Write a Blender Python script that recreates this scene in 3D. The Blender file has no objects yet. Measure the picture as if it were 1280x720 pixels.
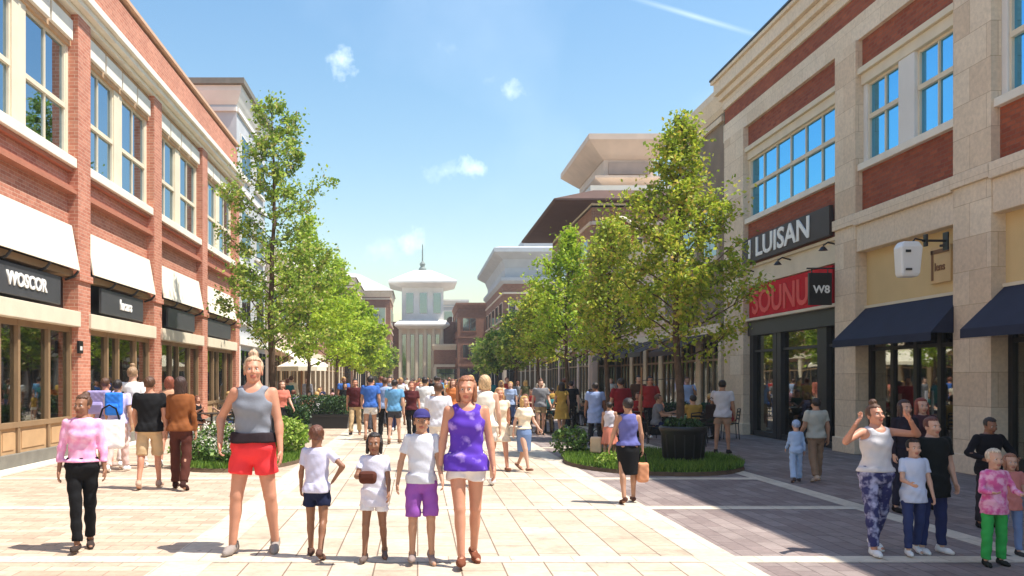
import bpy, math, random
import numpy as np
from mathutils import Vector, Matrix
PI = math.pi
R = math.radians
scene = bpy.context.scene
COL = scene.collection

# ------------------------------------------------------------------ tagging
def tag(o, label=None, cat=None, group=None, kind=None):
    if label: o['label'] = label
    if cat: o['category'] = cat
    if group: o['group'] = group
    if kind: o['kind'] = kind
    return o

def empty(name, loc, rz=0, label=None, cat=None, group=None):
    o = bpy.data.objects.new(name, None)
    o.empty_display_size = 0.2
    COL.objects.link(o)
    o.location = loc
    o.rotation_euler = (0, 0, rz)
    return tag(o, label, cat, group)

def copy_tree(o, parent=None):
    c = o.copy()
    COL.objects.link(c)
    c.parent = parent
    for ch in list(o.children):
        copy_tree(ch, c)
    return c

# ------------------------------------------------------------------ mesh builder
class MB:
    def __init__(s):
        s.v = []; s.f = []; s.m = []; s.mats = []
    def mi(s, mat):
        if mat is None: return 0
        if mat not in s.mats: s.mats.append(mat)
        return s.mats.index(mat)
    def add(s, verts, faces, mat=None):
        b = len(s.v); k = s.mi(mat)
        s.v.extend([tuple(p) for p in verts])
        for f in faces:
            s.f.append([i + b for i in f]); s.m.append(k)
        return s
    def box(s, x0, x1, y0, y1, z0, z1, mat=None):
        if x0 > x1: x0, x1 = x1, x0
        if y0 > y1: y0, y1 = y1, y0
        if z0 > z1: z0, z1 = z1, z0
        v = [(x0,y0,z0),(x1,y0,z0),(x1,y1,z0),(x0,y1,z0),(x0,y0,z1),(x1,y0,z1),(x1,y1,z1),(x0,y1,z1)]
        return s.add(v, [(3,2,1,0),(4,5,6,7),(0,1,5,4),(1,2,6,5),(2,3,7,6),(3,0,4,7)], mat)
    def hexa(s, pts, mat=None):     # 8 points, bottom ring then top ring
        return s.add(pts, [(3,2,1,0),(4,5,6,7),(0,1,5,4),(1,2,6,5),(2,3,7,6),(3,0,4,7)], mat)
    def tube(s, pts, rads, n=8, mat=None, cap=True):
        pts = [Vector(p) for p in pts]
        vs = []; fs = []
        up = Vector((0.13, 0.21, 1)).normalized()
        for i, p in enumerate(pts):
            t = (pts[min(i+1, len(pts)-1)] - pts[max(i-1, 0)]).normalized()
            a = t.cross(up)
            if a.length < 1e-3: a = t.cross(Vector((1, 0, 0)))
            a.normalize(); b = t.cross(a)
            r = rads[i] if hasattr(rads, '__len__') else rads
            for k in range(n):
                an = 2*PI*k/n
                vs.append(p + a*math.cos(an)*r + b*math.sin(an)*r)
        for i in range(len(pts)-1):
            for k in range(n):
                k2 = (k+1) % n
                fs.append((i*n+k, i*n+k2, (i+1)*n+k2, (i+1)*n+k))
        if cap:
            fs.append(tuple(range(n))[::-1]); fs.append(tuple((len(pts)-1)*n+k for k in range(n)))
        return s.add(vs, fs, mat)
    def lathe(s, prof, c=(0,0,0), n=24, mat=None):   # prof: (r,z)
        vs = []; fs = []
        for r, z in prof:
            for k in range(n):
                a = 2*PI*k/n
                vs.append((c[0]+r*math.cos(a), c[1]+r*math.sin(a), c[2]+z))
        for i in range(len(prof)-1):
            for k in range(n):
                k2 = (k+1) % n
                fs.append((i*n+k, i*n+k2, (i+1)*n+k2, (i+1)*n+k))
        fs.append(tuple(range(n))[::-1]); fs.append(tuple((len(prof)-1)*n+k for k in range(n)))
        return s.add(vs, fs, mat)
    def rings(s, rects, mat=None):     # stack of (x0,x1,y0,y1,z) rectangles
        vs = []; fs = []
        for x0, x1, y0, y1, z in rects:
            vs += [(x0,y0,z),(x1,y0,z),(x1,y1,z),(x0,y1,z)]
        for i in range(len(rects)-1):
            for k in range(4):
                k2 = (k+1) % 4
                fs.append((i*4+k, i*4+k2, i*4+4+k2, i*4+4+k))
        fs.append((3,2,1,0)); n = (len(rects)-1)*4
        fs.append((n, n+1, n+2, n+3))
        return s.add(vs, fs, mat)
    def build(s, name, mat=None, parent=None, loc=None, smooth=False, bevel=0, org=None):
        me = bpy.data.meshes.new(name)
        v = s.v
        if org is not None:
            v = [(p[0]-org[0], p[1]-org[1], p[2]-org[2]) for p in v]
        me.from_pydata(v, [], s.f)
        if s.mats:
            for m in s.mats: me.materials.append(m)
            me.polygons.foreach_set('material_index', s.m)
        elif mat: me.materials.append(mat)
        if smooth: me.polygons.foreach_set('use_smooth', [True]*len(s.f))
        me.update()
        o = bpy.data.objects.new(name, me)
        COL.objects.link(o)
        if parent: o.parent = parent
        if loc: o.location = loc
        if bevel:
            b = o.modifiers.new('b', 'BEVEL'); b.width = bevel; b.segments = 2; b.limit_method = 'ANGLE'
        return o

# ------------------------------------------------------------------ materials
MATS = {}
def newmat(name):
    m = bpy.data.materials.new(name); m.use_nodes = True
    nt = m.node_tree
    return m, nt, nt.nodes['Principled BSDF']

def lin(c):     # sRGB 0-255 -> linear
    return tuple(((x/255)/12.92 if x/255 <= .04045 else ((x/255+.055)/1.055)**2.4) for x in c)

def plain(name, col, rough=.7, metal=0, var=.12, scale=6, bump=.0, spec=.5, bscale=None, var2=0, scale2=.5):
    if name in MATS: return MATS[name]
    m, nt, b = newmat(name)
    N = nt.nodes; L = nt.links
    tc = N.new('ShaderNodeTexCoord')
    no = N.new('ShaderNodeTexNoise'); no.inputs['Scale'].default_value = scale; no.inputs['Detail'].default_value = 5
    L.new(tc.outputs['Object'], no.inputs['Vector'])
    mr = N.new('ShaderNodeMapRange'); mr.inputs['From Min'].default_value = .3; mr.inputs['From Max'].default_value = .7
    mr.inputs['To Min'].default_value = 1-var; mr.inputs['To Max'].default_value = 1+var
    L.new(no.outputs['Fac'], mr.inputs['Value'])
    mx = N.new('ShaderNodeVectorMath'); mx.operation = 'SCALE'; mx.inputs[0].default_value = col[:3]
    L.new(mr.outputs[0], mx.inputs['Scale'])
    L.new(mx.outputs[0], b.inputs['Base Color'])
    b.inputs['Roughness'].default_value = rough; b.inputs['Metallic'].default_value = metal
    b.inputs['Specular IOR Level'].default_value = spec
    if bump:
        n2 = N.new('ShaderNodeTexNoise'); n2.inputs['Scale'].default_value = bscale or scale*6; n2.inputs['Detail'].default_value = 6
        L.new(tc.outputs['Object'], n2.inputs['Vector'])
        bp = N.new('ShaderNodeBump'); bp.inputs['Strength'].default_value = bump; bp.inputs['Distance'].default_value = .02
        L.new(n2.outputs['Fac'], bp.inputs['Height']); L.new(bp.outputs[0], b.inputs['Normal'])
    MATS[name] = m
    return m

def masonry(name, cols, mortar, bw, rh, ms=.006, rough=.85, bump=.5, horizontal=False, dirt=.25, off=.5, swap=False, dscale=.35, fine=.1):
    """bricks, stone blocks or pavers; cols = two brick colours"""
    m, nt, b = newmat(name)
    N = nt.nodes; L = nt.links
    tc = N.new('ShaderNodeTexCoord'); sp = N.new('ShaderNodeSeparateXYZ'); L.new(tc.outputs['Object'], sp.inputs[0])
    cb = N.new('ShaderNodeCombineXYZ')
    if horizontal:
        L.new(sp.outputs['Y' if swap else 'X'], cb.inputs['X']); L.new(sp.outputs['X' if swap else 'Y'], cb.inputs['Y'])
    else:
        ad = N.new('ShaderNodeMath'); ad.operation = 'ADD'
        L.new(sp.outputs['X'], ad.inputs[0]); L.new(sp.outputs['Y'], ad.inputs[1])
        L.new(ad.outputs[0], cb.inputs['X']); L.new(sp.outputs['Z'], cb.inputs['Y'])
    br = N.new('ShaderNodeTexBrick'); br.offset = off
    br.inputs['Scale'].default_value = 1; br.inputs['Brick Width'].default_value = bw; br.inputs['Row Height'].default_value = rh
    br.inputs['Mortar Size'].default_value = ms; br.inputs['Mortar Smooth'].default_value = .15
    br.inputs['Color1'].default_value = (*cols[0], 1); br.inputs['Color2'].default_value = (*cols[1], 1)
    br.inputs['Mortar'].default_value = (*mortar, 1)
    L.new(cb.outputs[0], br.inputs['Vector'])
    no = N.new('ShaderNodeTexNoise'); no.inputs['Scale'].default_value = dscale; no.inputs['Detail'].default_value = 8; no.inputs['Roughness'].default_value = .65
    L.new(tc.outputs['Object'], no.inputs['Vector'])
    mr = N.new('ShaderNodeMapRange'); mr.inputs['From Min'].default_value = .3; mr.inputs['From Max'].default_value = .7
    mr.inputs['To Min'].default_value = 1-dirt; mr.inputs['To Max'].default_value = 1+dirt*.5
    L.new(no.outputs['Fac'], mr.inputs['Value'])
    n3 = N.new('ShaderNodeTexNoise'); n3.inputs['Scale'].default_value = 14; n3.inputs['Detail'].default_value = 6
    L.new(tc.outputs['Object'], n3.inputs['Vector'])
    mr3 = N.new('ShaderNodeMapRange'); mr3.inputs['From Min'].default_value = .3; mr3.inputs['From Max'].default_value = .7
    mr3.inputs['To Min'].default_value = 1-fine; mr3.inputs['To Max'].default_value = 1+fine
    L.new(n3.outputs['Fac'], mr3.inputs['Value'])
    mu = N.new('ShaderNodeMath'); mu.operation = 'MULTIPLY'; L.new(mr.outputs[0], mu.inputs[0]); L.new(mr3.outputs[0], mu.inputs[1])
    sc = N.new('ShaderNodeVectorMath'); sc.operation = 'SCALE'
    fac = mu.outputs[0]
    if horizontal:      # trodden-in spots and soiled patches
        vo = N.new('ShaderNodeTexVoronoi'); vo.inputs['Scale'].default_value = 2.3; vo.inputs['Randomness'].default_value = 1; L.new(tc.outputs['Object'], vo.inputs['Vector'])
        g = N.new('ShaderNodeMapRange'); g.inputs['From Min'].default_value = .045; g.inputs['From Max'].default_value = .075; g.inputs['To Min'].default_value = .62; g.inputs['To Max'].default_value = 1
        L.new(vo.outputs['Distance'], g.inputs['Value'])
        n5 = N.new('ShaderNodeTexNoise'); n5.inputs['Scale'].default_value = 2.1; n5.inputs['Detail'].default_value = 9; n5.inputs['Roughness'].default_value = .7; L.new(tc.outputs['Object'], n5.inputs['Vector'])
        g5 = N.new('ShaderNodeMapRange'); g5.inputs['From Min'].default_value = .52; g5.inputs['From Max'].default_value = .75; g5.inputs['To Min'].default_value = 1; g5.inputs['To Max'].default_value = .72
        L.new(n5.outputs['Fac'], g5.inputs['Value'])
        q1 = N.new('ShaderNodeMath'); q1.operation = 'MULTIPLY'; L.new(g.outputs[0], q1.inputs[0]); L.new(g5.outputs[0], q1.inputs[1])
        q2 = N.new('ShaderNodeMath'); q2.operation = 'MULTIPLY'; L.new(q1.outputs[0], q2.inputs[0]); L.new(fac, q2.inputs[1]); fac = q2.outputs[0]
    L.new(br.outputs['Color'], sc.inputs[0]); L.new(fac, sc.inputs['Scale'])
    L.new(sc.outputs[0], b.inputs['Base Color']); b.inputs['Roughness'].default_value = rough
    b.inputs['Specular IOR Level'].default_value = .3
    iv = N.new('ShaderNodeMath'); iv.operation = 'SUBTRACT'; iv.inputs[0].default_value = 1; L.new(br.outputs['Fac'], iv.inputs[1])
    a2 = N.new('ShaderNodeMath'); a2.operation = 'MULTIPLY_ADD'; L.new(n3.outputs['Fac'], a2.inputs[0]); a2.inputs[1].default_value = .4; L.new(iv.outputs[0], a2.inputs[2])
    bp = N.new('ShaderNodeBump'); bp.inputs['Strength'].default_value = bump; bp.inputs['Distance'].default_value = .01
    L.new(a2.outputs[0], bp.inputs['Height']); L.new(bp.outputs[0], b.inputs['Normal'])
    MATS[name] = m
    return m

def glassmat(name, tint, refl=.5, rough=.03, see=(.5,.5,.5), wob=.12, wscale=.6):
    """window glass: mirror-like coat over a see-through pane"""
    m, nt, b = newmat(name); N = nt.nodes; L = nt.links
    N.remove(b)
    out = N['Material Output']
    gl = N.new('ShaderNodeBsdfGlossy'); gl.inputs['Roughness'].default_value = rough; gl.inputs['Color'].default_value = (*tint, 1)
    tr = N.new('ShaderNodeBsdfTransparent'); tr.inputs['Color'].default_value = (*see, 1)
    lw = N.new('ShaderNodeLayerWeight'); lw.inputs['Blend'].default_value = .35
    mr = N.new('ShaderNodeMapRange'); mr.inputs['To Min'].default_value = refl; mr.inputs['To Max'].default_value = min(1, refl+.35)
    L.new(lw.outputs['Fresnel'], mr.inputs['Value'])
    mx = N.new('ShaderNodeMixShader'); L.new(mr.outputs[0], mx.inputs['Fac']); L.new(tr.outputs[0], mx.inputs[1]); L.new(gl.outputs[0], mx.inputs[2])
    L.new(mx.outputs[0], out.inputs['Surface'])
    tc = N.new('ShaderNodeTexCoord'); no = N.new('ShaderNodeTexNoise'); no.inputs['Scale'].default_value = wscale
    L.new(tc.outputs['Object'], no.inputs['Vector'])
    bp = N.new('ShaderNodeBump'); bp.inputs['Strength'].default_value = wob; bp.inputs['Distance'].default_value = .05
    L.new(no.outputs['Fac'], bp.inputs['Height']); L.new(bp.outputs[0], gl.inputs['Normal'])
    MATS[name] = m
    return m

def leafmat(name, stops, transl=.35):
    m, nt, b = newmat(name); N = nt.nodes; L = nt.links
    ge = N.new('ShaderNodeNewGeometry')
    cr = N.new('ShaderNodeValToRGB'); e = cr.color_ramp.elements
    e[0].position = 0; e[0].color = (*stops[0][1], 1); e[1].position = 1; e[1].color = (*stops[-1][1], 1)
    for p, c in stops[1:-1]:
        q = e.new(p); q.color = (*c, 1)
    L.new(ge.outputs['Random Per Island'], cr.inputs['Fac'])
    L.new(cr.outputs[0], b.inputs['Base Color']); b.inputs['Roughness'].default_value = .5
    b.inputs['Specular IOR Level'].default_value = .35
    t = N.new('ShaderNodeBsdfTranslucent'); L.new(cr.outputs[0], t.inputs['Color'])
    mx = N.new('ShaderNodeMixShader'); mx.inputs['Fac'].default_value = transl
    L.new(b.outputs[0], mx.inputs[1]); L.new(t.outputs[0], mx.inputs[2]); L.new(mx.outputs[0], N['Material Output'].inputs['Surface'])
    MATS[name] = m
    return m

def pattern(name, base, second, scale=12, thr=.5, soft=.08, rough=.85):
    """printed / tie-dyed / lace cloth"""
    m, nt, b = newmat(name); N = nt.nodes; L = nt.links
    tc = N.new('ShaderNodeTexCoord'); no = N.new('ShaderNodeTexNoise'); no.inputs['Scale'].default_value = scale; no.inputs['Detail'].default_value = 3
    L.new(tc.outputs['Object'], no.inputs['Vector'])
    cr = N.new('ShaderNodeValToRGB'); e = cr.color_ramp.elements
    e[0].position = thr-soft; e[0].color = (*base, 1); e[1].position = thr+soft; e[1].color = (*second, 1)
    L.new(no.outputs['Fac'], cr.inputs['Fac']); L.new(cr.outputs[0], b.inputs['Base Color']); b.inputs['Roughness'].default_value = rough
    MATS[name] = m
    return m

def hairmat(rgb):
    n = 'hair_%d_%d_%d' % tuple(rgb)
    if n in MATS: return MATS[n]
    m, nt, bs = newmat(n); N = nt.nodes; L = nt.links; c = lin(rgb)
    tc = N.new('ShaderNodeTexCoord'); mp = N.new('ShaderNodeMapping'); mp.inputs['Scale'].default_value = (110, 110, 9); L.new(tc.outputs['Object'], mp.inputs[0])
    no = N.new('ShaderNodeTexNoise'); no.inputs['Scale'].default_value = 1; no.inputs['Detail'].default_value = 4; L.new(mp.outputs[0], no.inputs['Vector'])
    cr = N.new('ShaderNodeValToRGB'); e = cr.color_ramp.elements
    e[0].position = .3; e[0].color = (*[x*.45 for x in c], 1); e[1].position = .72; e[1].color = (*[min(1, x*1.7) for x in c], 1)
    L.new(no.outputs['Fac'], cr.inputs['Fac']); L.new(cr.outputs[0], bs.inputs['Base Color']); bs.inputs['Roughness'].default_value = .5
    bp = N.new('ShaderNodeBump'); bp.inputs['Strength'].default_value = .8; bp.inputs['Distance'].default_value = .01
    L.new(no.outputs['Fac'], bp.inputs['Height']); L.new(bp.outputs[0], bs.inputs['Normal'])
    MATS[n] = m
    return m

def cloth(rgb):      # fabric colour from sRGB
    n = 'fabric_%d_%d_%d' % rgb
    if n in MATS: return MATS[n]
    c = lin(rgb)
    return plain(n, c, .88, 0, .1, 5, .12, .2, 60)

# ------------------------------------------------------------------ signed distance modelling (numpy)
def sstep(a, b, x):
    t = np.clip((x-a)/(b-a), 0, 1); return t*t*(3-2*t)
def smin(a, b, k):
    h = np.clip(.5+.5*(b-a)/k, 0, 1)
    return b+(a-b)*h-k*h*(1-h)
def smax(a, b, k): return -smin(-a, -b, k)

def cone(P, a, b, ra, rb):
    a = np.asarray(a, float); b = np.asarray(b, float)
    ab = b-a; L2 = max((ab*ab).sum(), 1e-9)
    t = np.clip(((P-a)@ab)/L2, 0, 1)
    d = P-a-t[..., None]*ab
    return np.sqrt((d*d).sum(-1))-(ra+(rb-ra)*t)
def ell(P, c, r):
    q = (P-np.asarray(c, float))/np.asarray(r, float)
    k = np.sqrt((q*q).sum(-1))
    return (k-1)*min(r)

def surfnet(f, lo, hi, h):
    lo = np.array(lo, float); hi = np.array(hi, float)
    n = np.ceil((hi-lo)/h).astype(int)+1
    ax = [lo[i]+h*np.arange(n[i]) for i in range(3)]
    P = np.stack(np.meshgrid(*ax, indexing='ij'), -1)
    V = f(P)
    V[0] = np.maximum(V[0], h*.5); V[-1] = np.maximum(V[-1], h*.5)
    V[:, 0] = np.maximum(V[:, 0], h*.5); V[:, -1] = np.maximum(V[:, -1], h*.5)
    V[:, :, 0] = np.maximum(V[:, :, 0], h*.5); V[:, :, -1] = np.maximum(V[:, :, -1], h*.5)
    S = V < 0
    c = n-1
    acc = np.zeros((*c, 3)); cnt = np.zeros(tuple(c))
    offs = [(0,0,0),(1,0,0),(0,1,0),(1,1,0),(0,0,1),(1,0,1),(0,1,1),(1,1,1)]
    def sl(A, o): return A[o[0]:o[0]+c[0], o[1]:o[1]+c[1], o[2]:o[2]+c[2]]
    for i in range(8):
        for d in range(3):
            if offs[i][d] == 0:
                o2 = list(offs[i]); o2[d] = 1
                va = sl(V, offs[i]); vb = sl(V, o2)
                cr = (va < 0) != (vb < 0)
                if not cr.any(): continue
                t = np.where(cr, va/np.where(cr, va-vb, 1), 0)
                for k in range(3):
                    acc[..., k] += np.where(cr, offs[i][k]+(t if k == d else 0), 0)
                cnt += cr
    m = cnt > 0
    idx = -np.ones(tuple(c), int); idx[m] = np.arange(m.sum())
    I = np.argwhere(m)
    verts = lo+h*(I+acc[m]/cnt[m][:, None])
    faces = []
    for d in range(3):
        e1, e2 = [(1, 2), (2, 0), (0, 1)][d]
        sa = [slice(None)]*3; sb = [slice(None)]*3
        sa[d] = slice(0, -1); sb[d] = slice(1, None)
        A = S[tuple(sa)]; B = S[tuple(sb)]
        X = np.argwhere(A != B)
        if not len(X): continue
        ok = (X[:, e1] > 0) & (X[:, e2] > 0) & (X[:, e1] < c[e1]) & (X[:, e2] < c[e2])
        X = X[ok]
        q = []
        for u, w in ((0, 0), (-1, 0), (-1, -1), (0, -1)):
            Y = X.copy(); Y[:, e1] += u; Y[:, e2] += w
            q.append(idx[Y[:, 0], Y[:, 1], Y[:, 2]])
        q = np.stack(q, 1)
        inside = A[X[:, 0], X[:, 1], X[:, 2]]
        q[~inside] = q[~inside][:, ::-1]
        faces.append(q)
    F = np.concatenate(faces) if faces else np.zeros((0, 4), int)
    return verts, F

def mesh_from(name, parts, mats, smooth=True):
    """parts: list of (verts, faces, material index or per-face array)"""
    vs = []; fs = []; mi = []; b = 0
    for v, f, k in parts:
        vs.append(np.asarray(v)); fs.append(np.asarray(f)+b); b += len(v)
        mi.append(np.full(len(f), k) if np.isscalar(k) else k)
    me = bpy.data.meshes.new(name)
    V = np.concatenate(vs); F = np.concatenate(fs); M = np.concatenate(mi)
    me.vertices.add(len(V)); me.vertices.foreach_set('co', V.astype(np.float32).ravel())
    me.loops.add(F.size); me.loops.foreach_set('vertex_index', F.astype(np.int32).ravel())
    me.polygons.add(len(F)); me.polygons.foreach_set('loop_start', (np.arange(len(F))*F.shape[1]).astype(np.int32))
    for m in mats: me.materials.append(m)
    me.polygons.foreach_set('material_index', M.astype(np.int32))
    me.polygons.foreach_set('use_smooth', np.ones(len(F), bool))
    me.update(calc_edges=True); me.validate()
    return me
# ------------------------------------------------------------------ people
def unit(v):
    v = np.asarray(v, float); return v/np.linalg.norm(v)

def f_head(P):
    d = ell(P, (0, .012, .03), (.074, .094, .086))
    d = smin(d, ell(P, (0, -.022, -.035), (.058, .068, .080)), .03)
    d = smin(d, ell(P, (0, -.052, -.094), (.024, .024, .02)), .03)
    d = smin(d, cone(P, (-.034, -.078, .026), (.034, -.078, .026), .010, .010), .018)
    for s in (-1, 1):
        d = smax(d, -ell(P, (s*.031, -.104, .004), (.017, .02, .012)), .014)
        d = smin(d, ell(P, (s*.040, -.068, -.028), (.022, .02, .02)), .02)
        e = ell(P, (s*.077, .012, -.012), (.010, .021, .031))
        e = smax(e, -ell(P, (s*.090, .004, -.010), (.010, .012, .018)), .006)
        d = smin(d, e, .008)
    d = smin(d, cone(P, (0, -.086, .012), (0, -.108, -.028), .007, .011), .010)
    d = smin(d, ell(P, (0, -.092, -.032), (.018, .012, .010)), .008)
    d = smin(d, cone(P, (-.017, -.086, -.058), (.017, -.086, -.058), .007, .007), .008)
    d = smin(d, cone(P, (-.014, -.085, -.070), (.014, -.085, -.070), .008, .008), .008)
    d = smin(d, cone(P, (0, .016, -.07), (0, .03, -.19), .052, .055), .03)
    return d
HEAD = surfnet(f_head, (-.1, -.13, -.175), (.1, .125, .13), .0075)
def lipmask():
    v, f = HEAD; c = v[f].mean(1)
    return ((np.abs(c[:, 0]) < .024) & (c[:, 1] < -.084) & (c[:, 2] < -.052) & (c[:, 2] > -.078)).astype(int)
HEADM = lipmask()

def f_hand(P):      # right-side hand hanging down, palm to -x, thumb to -y
    d = ell(P, (0, 0, -.048), (.016, .039, .050))
    d = smin(d, cone(P, (0, 0, .03), (0, 0, -.03), .024, .022), .015)
    for y, L, c in ((-.030, .070, .35), (-.010, .080, .42), (.011, .074, .5), (.030, .058, .6)):
        a = np.array((-.002, y*.95, -.080)); an = c*.5
        rr = .0088 if L > .06 else .0078
        for k in range(3):
            l = L*(.45, .32, .23)[k]
            b = a+l*np.array((-math.sin(an), y*.6, -math.cos(an)))
            d = smin(d, cone(P, a, b, rr-.0006*k, rr-.0006*(k+1)), .004)
            a = b; an += c
    a = (0, -.026, -.022); b = (-.010, -.052, -.048); c = (-.016, -.058, -.078); e = (-.022, -.054, -.098)
    for u, w, r in ((a, b, .0135), (b, c, .0112), (c, e, .0095)):
        d = smin(d, cone(P, u, w, r, r*.9), .007)
    return d
HAND = surfnet(f_hand, (-.085, -.085, -.19), (.035, .055, .05), .0052)

def f_hair(style):
    def f(P):
        sk = ell(P, (0, .020, .038), (.090, .108, .096))
        low = -.045 if style in ('short', 'cap', 'bun', 'pony', 'buzz') else -.11
        if style == 'buzz': sk = ell(P, (0, .014, .032), (.081, .102, .093))
        # cut away the face
        face = np.maximum(np.maximum(P[..., 1]-(-.030+.35*np.maximum(P[..., 2], 0)), P[..., 2]-.078), np.abs(P[..., 0])-.082)
        d = smax(sk, -face, .02)
        d = np.maximum(d, low-P[..., 2]) if style not in ('long',) else d
        side = np.maximum(P[..., 1]+.02, P[..., 2]-.02)     # clear ears in short hair
        if style in ('short', 'cap', 'buzz', 'bun', 'pony'):
            sm = np.maximum(np.maximum(-(P[..., 1]-.03), -.02-P[..., 1]*0+P[..., 2]-.0), -(np.abs(P[..., 0])-.06))
            d = smax(d, -np.maximum(np.maximum(P[..., 2]+.005, P[..., 1]-.03), .058-np.abs(P[..., 0])), .012)
        if style == 'long':
            b = ell(P, (0, .055, -.09), (.092, .055, .16))
            d = smin(d, b, .04)
            for s in (-1, 1):
                d = smin(d, cone(P, (s*.075, -.005, .02), (s*.088, -.02, -.19), .026, .020), .02)
        if style == 'bob':
            d = smin(d, ell(P, (0, .05, -.03), (.092, .06, .09)), .04)
            for s in (-1, 1):
                d = smin(d, cone(P, (s*.072, -.005, .02), (s*.078, -.018, -.10), .026, .020), .02)
        if style == 'bun':
            d = smin(d, ell(P, (0, .075, .125), (.042, .042, .038)), .02)
        if style == 'topbun':
            d = smin(d, ell(P, (0, .02, .155), (.045, .045, .04)), .015)
        if style == 'pony':
            d = smin(d, cone(P, (0, .12, .07), (0, .165, -.03), .030, .034), .02)
            d = smin(d, cone(P, (0, .165, -.03), (0, .13, -.17), .034, .012), .02)
        d = d+.0035*np.sin(P[..., 0]*170+3*np.sin(P[..., 2]*40))*np.cos(P[..., 1]*90+P[..., 2]*30)
        return d
    return f
_hair = {}
def hair_mesh(style):
    if style not in _hair:
        _hair[style] = surfnet(f_hair(style), (-.14, -.14, -.28), (.14, .22, .215), .0105)
    return _hair[style]
def f_cap(P):
    d = ell(P, (0, .014, .045), (.092, .110, .092))
    d = np.maximum(d, .036-P[..., 2])
    b = np.maximum(ell(P, (0, -.10, .042), (.07, .085, .012)), P[..., 1]+.03)
    return smin(d, b, .006)
_cap = []
def cap_mesh():
    if not _cap: _cap.append(surfnet(f_cap, (-.12, -.2, 0), (.12, .14, .16), .0075))
    return _cap[0]

def rotmat_from(z_down, fwd):
    """frame whose -Z is z_down and -Y is near fwd"""
    z = -unit(z_down); y = -np.asarray(fwd, float); y = y-z*(y@z)
    if np.linalg.norm(y) < 1e-3: y = np.array((1, 0, 0.))-z*z[0]
    y = unit(y); x = np.cross(y, z)
    return np.stack([x, y, z], 1)

TORSO_Z = [.80, .86, .93, 1.02, 1.10, 1.20, 1.31, 1.39, 1.445, 1.475, 1.50]
TORSO = {'m': ([.08, .145, .168, .158, .148, .160, .178, .180, .150, .090, .058],
               [.06, .105, .122, .112, .104, .110, .120, .112, .090, .066, .055]),
         'f': ([.08, .155, .178, .152, .128, .136, .155, .155, .130, .078, .050],
               [.06, .110, .122, .104, .092, .100, .112, .104, .082, .060, .050]),
         'c': ([.08, .130, .145, .140, .136, .140, .148, .148, .125, .078, .050],
               [.06, .100, .112, .108, .104, .104, .106, .098, .080, .060, .048])}
NECK_Y = .012

def skeleton(sex, pose):
    """joints for a figure of 1.75 m; faces -Y"""
    J = {}
    hipz = .93
    lean = R(pose.get('lean', 0))
    for s, k in ((-1, 'l'), (1, 'r')):
        fw, ab, kn = [R(a) for a in pose['leg_'+k]]
        hip = np.array((s*.088, 0, hipz))
        th = np.array((s*math.sin(ab), -math.sin(fw)*math.cos(ab), -math.cos(fw)*math.cos(ab)))
        a2 = fw-kn
        sh = np.array((s*math.sin(ab)*.6, -math.sin(a2), -math.cos(a2))); sh = unit(sh)
        knee = hip+.43*unit(th); ank = knee+.41*sh
        ft = R(pose.get('foot_'+k, 0))     # + = toe up
        yaw = s*R(pose.get('splay', 8))
        fd = np.array((math.sin(yaw)*math.cos(ft), -math.cos(yaw)*math.cos(ft), math.sin(ft)))
        J['hip_'+k] = hip; J['knee_'+k] = knee; J['ank_'+k] = ank; J['foot_'+k] = fd
    shw = {'m': .192, 'f': .168, 'c': .160}[sex]
    def up(p):      # lean the upper body around the hips
        p = np.array(p, float); dz = p[2]-.93; y = p[1]
        return np.array((p[0], y*math.cos(lean)-dz*math.sin(lean), .93+dz*math.cos(lean)+y*math.sin(lean)*0))
    for s, k in ((-1, 'l'), (1, 'r')):
        a = pose['arm_'+k]
        shd = up((s*shw, .005, 1.415))
        if len(a) == 2:          # two explicit directions
            u = unit(a[0]); w = unit(a[1])
        else:
            fw, ab, be = [R(t) for t in a[:3]]; inw = R(a[3]) if len(a) > 3 else 0
            u = unit((s*math.sin(ab), -math.sin(fw)*math.cos(ab), -math.cos(fw)*math.cos(ab)))
            w = unit((s*math.sin(ab*.6-inw), -math.sin(fw+be), -math.cos(fw+be)))
        J['sh_'+k] = shd; J['el_'+k] = shd+.285*u; J['wr_'+k] = J['el_'+k]+.250*w
        J['ud_'+k] = u; J['fd_'+k] = w
    J['lean'] = lean; J['neck'] = up((0, NECK_Y, 1.50))
    J['up'] = up
    return J

def unlean(P, J):
    if abs(J['lean']) < 1e-6: return P
    c, s = math.cos(J['lean']), math.sin(J['lean'])
    Q = P.copy(); dz = P[..., 2]-.93; y = P[..., 1]
    w = sstep(-.02, .10, dz)
    z2 = dz/c
    Q[..., 1] = np.where(dz > 0, (y+z2*s), y+dz*0)
    Q[..., 2] = .93+np.where(dz > 0, z2, dz)
    return Q

def loft(P, zs, A, B, z0, z1, oy=0):
    z = P[..., 2]
    a = np.interp(z, zs, A); b = np.interp(z, zs, B)
    k = np.sqrt((P[..., 0]/a)**2+((P[..., 1]-oy)/b)**2)
    d = (k-1)*np.minimum(a, b)
    return np.maximum(d, np.maximum(z0-z, z-z1))

def limb_cut(P, a, b, ra, rb, t1, flare=0):
    """cone from a to b, cut flat at fraction t1"""
    a = np.asarray(a); b = np.asarray(b); e = a+(b-a)*t1
    d = cone(P, a, e+(b-a)*.15, ra, rb)
    n = unit(b-a)
    return np.maximum(d, (P-e)@n)

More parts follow.
